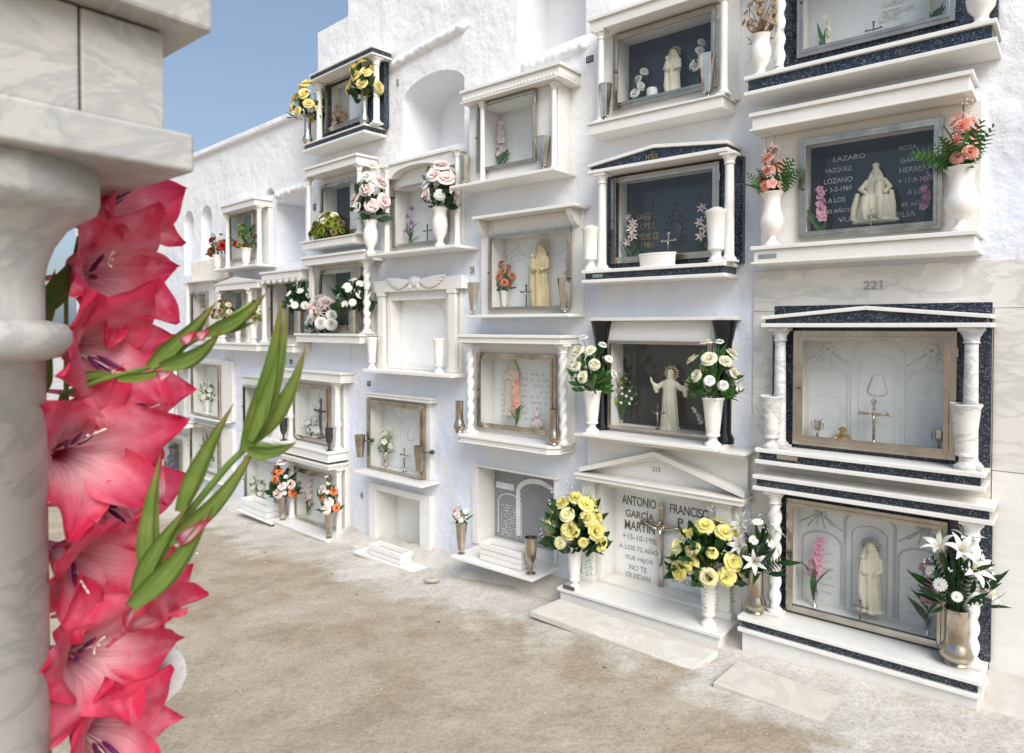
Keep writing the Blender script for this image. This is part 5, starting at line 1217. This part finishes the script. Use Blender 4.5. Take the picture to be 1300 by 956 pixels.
for i in range(70):
    q = rg.uniform(0, 1); x = rg.uniform(-3.2, 1.2); y = rg.uniform(2.2, 6.5)
    dd = A.N.dot(Vector((x, y)))
    if dd > 2.8 or (dd < 2.0 and rg.random() < .75): continue
    T = Matrix.Translation((x, y, gz(x, y) + .003)) @ Matrix.Rotation(rg.uniform(0, 6.28), 4, 'Z') @ Matrix.Rotation(rg.uniform(-.4, .4), 4, 'X'); L_ = rg.uniform(.008, .022)
    lt.grid(lambda u, v: ((v - .5) * L_ * .55 * sin(pi * (.05 + .9 * u)), L_ * (u - .5), .3 * L_ * abs(v - .5) + .15 * L_ * u * u), 4, 2, 0, T)
o = lt.build('leaf_litter', 'straw'); o['kind'] = 'stuff'; o['label'] = 'small dry leaves and petals blown along the wall foot'
# slabs on the ground
M['worn'] = marble('worn_marble', (.70, .67, .60), (.50, .47, .41), .5, 4.0, .5, .8)
def slab4(pix, zt, th, name, label, m='worn', zend=None):
    P_ = [corner(x, y, z) for (x, y), z in zip(pix, zt)]
    mb = MB(); mb.add([tuple(q) for q in P_] + [tuple(q - Vector((0, 0, th))) for q in P_], [(0, 1, 2, 3), (7, 6, 5, 4)] + [(i, i + 4, (i + 1) % 4 + 4, (i + 1) % 4) for i in range(4)])
    o = mb.build(name, m, None, .003); o['label'] = label; o['category'] = 'stone slab'
slab4([(673, 775), (710.5, 760), (911.6, 826), (877.6, 851)], [.0, .03, .05, .0], .03, 'marble_slab', 'loose cream marble slab lying tilted in front of the yellow rose step')
slab4([(905, 866), (937, 839), (1075, 887), (1050, 918)], [.03, .03, .03, .03], .03, 'marble_slab', 'flat cream paving slab at the bottom edge beside the granite banded step')
o = MB().ball((0, 0, .01), .032, seg=12, rings=8, sc=(1.5, .7, .5)).build('stone', 'pebble'); w = corner(548, 733, -.05); o.location = (w.x, w.y, gz(w.x, w.y) + .012); o['label'] = 'rounded brown stone by the corner of the bare niche slab'; o['category'] = 'stone'
# straw and a white scrap
o = MB().ball((0, 0, .0), .012, seg=7, rings=4, sc=(1, .7, .3)).build('paper_scrap', 'paint'); w = corner(250, 688, -.1); o.location = (w.x, w.y, gz(w.x, w.y) + .004); o['label'] = 'tiny white scrap on the dirt'; o['category'] = 'litter'

# ================================================================== NEAR LEFT: marble front of another grave, gladioli
XN = A.N.to_3d(); XD = (-A.X).to_3d()
cn = at(248, 198, .62)
def nearbox(mb, t0, t1, d0, d1, z0, z1):
    """t runs from the corner back towards the viewer, d runs away to the left"""
    o_ = Vector((cn.x, cn.y, 0)); c = []
    for t in (t0, t1):
        for d in (d0, d1):
            for z in (z0, z1): q = o_ - XN * t + XD * d; c.append((q.x, q.y, z))
    mb.add(c, [(0, 1, 3, 2), (4, 6, 7, 5), (0, 4, 5, 1), (2, 3, 7, 6), (0, 2, 6, 4), (1, 5, 7, 3)])
zs1 = EYE.z + (415 - 172) / F * .62; zs0 = EYE.z + (415 - 221) / F * .62
nr = empty('grave_niche', 'marble grave front close on the left with a round column under a stepped cornice', 'grave niche', None, (cn.x, cn.y, 1.4), 0)
def nb(mb, name, m, bevel=.003, smooth=False):
    mb.v = [v - Vector((cn.x, cn.y, 1.4)) for v in mb.v]; o = mb.build(name, m, nr, bevel); return o
mb = MB(); nearbox(mb, 0, .60, 0, .34, zs0, zs1); o = nb(mb, 'cornice', 'near', .0045); o.modifiers['bevel'].segments = 4
px213 = at(213, 160, .615)
zb1 = zs1; zb2 = EYE.z + (415 - 35) / F * .60
mb = MB(); nearbox(mb, .0185, .085, .018, .34, zb1 + .0025, zb2); nb(mb, 'block', 'near', .002)
mb = MB(); nearbox(mb, .0865, .60, .018, .34, zb1 + .0025, zb2); nb(mb, 'block', 'near', .002)
mb = MB(); nearbox(mb, .022, .60, .022, .34, zb1, zb1 + .003); nb(mb, 'mortar_joint', 'brass' if False else 'cement', 0)
mb = MB(); nearbox(mb, -.012, .60, -.012, .34, zb2 + .002, zb2 + .07); nb(mb, 'cornice', 'near', .004)
# round column
ax = at(-54, 415, .585); rs = .058 * 1.0
rs = (52 + 42) / F * .585 * .985
prof = [(rs, -.55), (rs, .0 - .030), (rs + .004, -.029), (rs + .016, -.026), (rs + .021, -.015), (rs + .021, -.005), (rs + .016, .002), (rs + .004, .005), (rs, .006), (rs, .040), (rs + .002, .055), (rs + .008, .072), (rs + .018, .088), (rs + .032, .098), (rs + .041, .104), (rs + .0435, .112), (rs + .0435, .148), (rs + .036, .159)]
mb = MB(); seg = 96; vs = []; fs = []
for (r, z) in prof:
    for k in range(seg): a = 2 * pi * k / seg; vs.append((ax.x + r * cos(a), ax.y + r * sin(a), 1.4 + z))
for i in range(len(prof) - 1):
    for k in range(seg): fs.append((i * seg + k, i * seg + (k + 1) % seg, (i + 1) * seg + (k + 1) % seg, (i + 1) * seg + k))
mb.add(vs, fs, 0, True); nb(mb, 'column', 'near', 0)

# gladiolus flower: six broad ruffled petals opening from a tube (size about 1 = petal length)
def glad_mesh(seed, open_=1.0, throat=1.0):
    rng = random.Random(seed); mb = MB()
    for k in range(6):
        inner = k % 2 == 0; a = 2 * pi * k / 6 + rng.uniform(-.08, .08); Lp = rng.uniform(.92, 1.12) * (1.0 if inner else .97); W = .54 if inner else .40
        ph = rng.uniform(0, 6); amp = rng.uniform(.05, .10); fl_ = open_ * (1 + rng.uniform(-.15, .2)) * (.92 if inner else 1.12); tw = rng.uniform(-.25, .25)
        def fn(u, v):
            w = (v - .5) * 2
            # arc: starts along +z and bends outward
            th = (.18 + fl_ * 1.25 * max(0, u - .18) ** 1.15)
            n = 8; r = .035; z = 0
            for i in range(n):
                uu = u * (i + .5) / n; t_ = .20 + fl_ * 1.75 * max(0, uu - .15) ** 1.1; r += sin(t_) * u * Lp / n; z += cos(t_) * u * Lp / n
            t_ = .20 + fl_ * 1.75 * max(0, u - .15) ** 1.1
            wd = W * .5 * (.10 + .95 * sin(pi * min(1, .5 * (u / .62))) if u < .62 else 1.05 * max(0, 1 - ((u - .62) / .382) ** 1.35) ** 1.0)
            cup = -.22 * w * w * wd * (1 - .6 * u) * 1.6
            ruf = amp * (sin(w * 3 + ph + u * 9) * abs(w) ** 1.3 + .35 * sin(u * 23 + ph * 2 + w * 2) * abs(w) ** 3) * min(1, u * 2) + .03 * math.exp(-(w / .16) ** 2) * u * (1 - u) * -1.2
            nr_, nz = cos(t_), -sin(t_)     # surface normal direction (outward side)
            r2 = r + nr_ * (cup + ruf); z2 = z + nz * (cup + ruf)
            t = w * wd; aa = a + tw * u * .3
            return (cos(aa) * r2 - sin(aa) * t, sin(aa) * r2 + cos(aa) * t, z2 + (0 if inner else -.01))
        mb.grid(fn, 22, 14, 0, None, True)
    # tube
    mb.lathe([(.02, -.30), (.025, -.15), (.04, 0), (.07, .08)], seg=12, mi=0, caps=False)
    for k in range(3):
        a = .9 + k * .55; c, s = cos(a), sin(a)
        mb.tube([(0, 0, 0), (c * .05, s * .05, .25), (c * .10, s * .10, .42)], .009, 6, 2)
        mb.tube([(c * .07, s * .07, .36), (c * .12, s * .12, .47), (c * .20, s * .20, .60)], [.010, .026, .008], 8, 1)
    mb.tube([(0, 0, 0), (.02, .06, .35), (.06, .14, .62)], .007, 6, 2)
    for k in (-1, 0, 1): mb.tube([(.06, .14, .62), (.06 + .04 * k, .17, .68), (.06 + .07 * k, .18, .73)], [.006, .009, .013], 6, 2)
    return mb
GM = [glad_mesh(s, o_) for s, o_ in ((1, .72), (5, .92), (9, .60), (14, .28), (21, 1.0), (33, .80))]
GME = [m.mesh('bloom', ['gpetal', 'anther', 'blush']) for m in GM]
def bract_mesh(mb, p0, p1, w, fold=.5, bend=(0, 0, 0), nrm=Vector((0, -1, 0)), mi=0, base=.5, open_=0.0):
    """long pointed sheath between two points"""
    p0, p1 = Vector(p0), Vector(p1); d = p1 - p0; side = d.cross(nrm).normalized(); nn = side.cross(d).normalized(); bend = Vector(bend)
    def fn(u, v):
        q = (v - .5) * 2; wd = w * .5 * (base + (1 - base) * sin(pi * .5 * min(1, u / .30))) * (1 if u < .30 else max(0, 1 - ((u - .30) / .702) ** 1.25)) 
        ang = q * (1.5 - open_)          # wraps round towards the back like a sheath
        return p0 + d * u + bend * sin(pi * u) + side * sin(ang) * wd - nn * (1 - cos(ang)) * wd * fold * -1 * -1
    mb.grid(fn, 18, 8, mi, None, True)
def gladiolus(label, stem, blooms, bracts, buds=(), stemr=.0035):
    base = stem[0]; root = empty('gladiolus', label, 'gladiolus', None, base)
    def rel(p): return Vector(p) - Vector(base)
    MB().tube([rel(p) for p in stem], [stemr * (1 - .5 * i / len(stem)) for i in range(len(stem))], 10).build('stem', 'gleaf' if False else 'stemg', root)
    for (px, py, Yd, size, d, roll, gi) in blooms:
        o = link('bloom', GME[gi], root); c = rel(at(px, py, Yd)); o.matrix_local = Matrix.Translation(c) @ aim(d, roll) @ Matrix.Scale(size, 4)
        sb = o.modifiers.new('fine', 'SUBSURF'); sb.levels = 1; sb.render_levels = 1
    for (x0, y0, x1, y1, Y0, Y1, w, bx, by) in bracts:
        mb = MB(); a, b_ = rel(at(x0, y0, Y0)), rel(at(x1, y1, Y1)); k = Y0 / F; bract_mesh(mb, a, b_, w * k * .92, .8, (bx * k, 0, -by * k)); bract_mesh(mb, a, b_ * .98 + a * .02, w * k * .86, -.8, (bx * k, .001, -by * k)); mb.build('bract', 'gleaf', root)
    for (x0, y0, x1, y1, Yd, w) in buds:
        mb = MB(); a, b_ = rel(at(x0, y0, Yd)), rel(at(x1, y1, Yd)); k = Yd / F; w *= k
        for f_ in (.9, -.9): bract_mesh(mb, a, b_, w, f_, base=.5)
        mb.build('bud', 'gpetal', root)
    return root
simple('stemg', (.14, .24, .05), .45, var=.25, sc=30)
Y0 = .62
def W3(x, y, Yd=Y0): return at(x, y, Yd)
RT = Vector((1, 0, 0)); UP = Vector((0, 0, 1)); FR = Vector((0, -1, 0))
def dirn(x, z, y): return Vector((x, -y, z)).normalized()
gladiolus('gladiolus in full bloom, deep pink flowers stacked beside the near column', [W3(118, 1120, .74), W3(100, 900, .74), W3(92, 700, .745), W3(84, 500, .75), W3(84, 380, .75), W3(100, 300, .75)],
 [(90, 283, .76, 0.128, dirn(.97, .16, .12), .5, 2), (80, 352, .72, 0.126, dirn(.93, .02, .30), 1.35, 0), (72, 438, .70, 0.128, dirn(.93, -.06, .30), 3.3, 5), (98, 500, .77, 0.120, dirn(.97, -.08, .10), 4.4, 2),
  (64, 572, .69, 0.131, dirn(.80, .02, .55), .25, 1), (98, 640, .77, 0.118, dirn(.97, .06, .15), 2.2, 5), (68, 694, .70, 0.126, dirn(.86, -.16, .42), 2.1, 0), (96, 778, .75, 0.107, dirn(.92, .22, .2), 5.0, 2), (72, 826, .69, 0.124, dirn(.84, .08, .42), .8, 1), (90, 920, .70, 0.124, dirn(.86, .06, .4), 2.9, 5)],
 [(56, 395, 90, 330, .70, .70, 26, 3, -3), (54, 420, 70, 340, .71, .71, 16, 0, 0), (54, 500, 66, 440, .71, .71, 14, 0, 0)])
gladiolus('gladiolus with one half closed pink flower and the tallest green buds', [W3(110, 1120, .78), W3(140, 900, .76), W3(158, 800, .70), W3(186, 735, .63), W3(240, 650, .62), W3(290, 590, .615), W3(325, 556, .61), W3(345, 470, .61)],
 [(158, 800, .66, .086, dirn(.72, .68, .1), 1.2, 3)],
 [(228, 650, 298, 510, .61, .60, 23, -4, -2), (312, 574, 357, 376, .605, .59, 31, 8, 4), (318, 560, 366, 384, .60, .592, 22, 8, 4), (322, 560, 389, 438, .61, .61, 24, 8, 5), (316, 572, 377, 561, .60, .585, 22, 0, 7), (214, 690, 330, 556, .605, .60, 25, 8, 8), (166, 770, 270, 640, .60, .60, 32, 8, 6), (188, 742, 204, 574, .625, .625, 26, -7, 0), (172, 752, 240, 640, .605, .60, 26, -4, -2), (330, 540, 366, 400, .60, .60, 18, -6, 0)],
 [(226, 688, 271, 656, .60, 17), (201, 640, 203, 578, .63, 14)], .0045)
gladiolus('gladiolus tip with closed green buds showing pink, leaning right in front of the far niches', [W3(60, 560, .66), W3(80, 500, .655), W3(130, 482, .65), W3(190, 466, .64), W3(235, 440, .635), W3(275, 415, .63), (W3(318, 385, .62))],
 [], [(190, 467, 276, 382, .635, .63, 24, 2, 2), (205, 466, 282, 418, .63, .62, 24, 6, 8), (262, 424, 339, 371, .625, .61, 22, 4, 6), (268, 418, 327, 407, .63, .62, 13, 0, 4), (150, 481, 230, 466, .64, .63, 14, 0, 3), (85, 488, 150, 476, .65, .65, 16, 0, -6), (240, 432, 274, 384, .64, .63, 14, -3, 0)],
 [(232, 436, 248, 420, .622, 12), (250, 430, 266, 418, .618, 11), (200, 479, 220, 472, .625, 12)], .0028)
r_ = empty('carnation', 'white ruffled carnation low beside the pink gladioli', 'carnation', None, at(196, 858, .80))
o = link('bloom', bloom_ruffle(9, 12, 8).mesh('bloom', ['pwhite']), r_); o.matrix_local = aim((.35, -.6, .7), 0) @ Matrix.Scale(.064, 4); o.modifiers.new('fine', 'SUBSURF').levels = 1
MB().tube([(0, 0, 0), (-.02, .02, -.15), (-.05, .03, -.35)], .002, 6).build('stem', 'stemg', r_)

# ================================================================== LIGHT
world = bpy.data.worlds.new('World'); scene.world = world; world.use_nodes = True; nt = world.node_tree
sky = nt.nodes.new('ShaderNodeTexSky'); sky.sky_type = 'NISHITA'; sky.sun_disc = False
SUN_EL, SUN_AZ = 42, 160      # azimuth clockwise from +Y
sky.sun_elevation = R(SUN_EL); sky.sun_rotation = R(SUN_AZ); sky.air_density = 1.0; sky.dust_density = 3.5; sky.ozone_density = 1.2
bg = nt.nodes['Background']; nt.links.new(mix(nt, sky.outputs[0], (3.3, 4.3, 5.6), .30), bg.inputs[0]); bg.inputs[1].default_value = .15
sl_ = bpy.data.lights.new('sun', 'SUN'); sl_.energy = 3.15; sl_.angle = R(42); sl_.color = (1, .975, .94)
so_ = bpy.data.objects.new('sun', sl_); COL.objects.link(so_)
dv = Vector((sin(R(SUN_AZ)) * cos(R(SUN_EL)), cos(R(SUN_AZ)) * cos(R(SUN_EL)), sin(R(SUN_EL))))
so_.rotation_euler = dv.to_track_quat('Z', 'Y').to_euler()
scene.view_settings.view_transform = 'Standard'; scene.view_settings.look = 'None'; scene.view_settings.exposure = 0
scene.cycles.max_bounces = 8; scene.cycles.transparent_max_bounces = 12; scene.cycles.use_denoising = True; scene.cycles.caustics_reflective = False
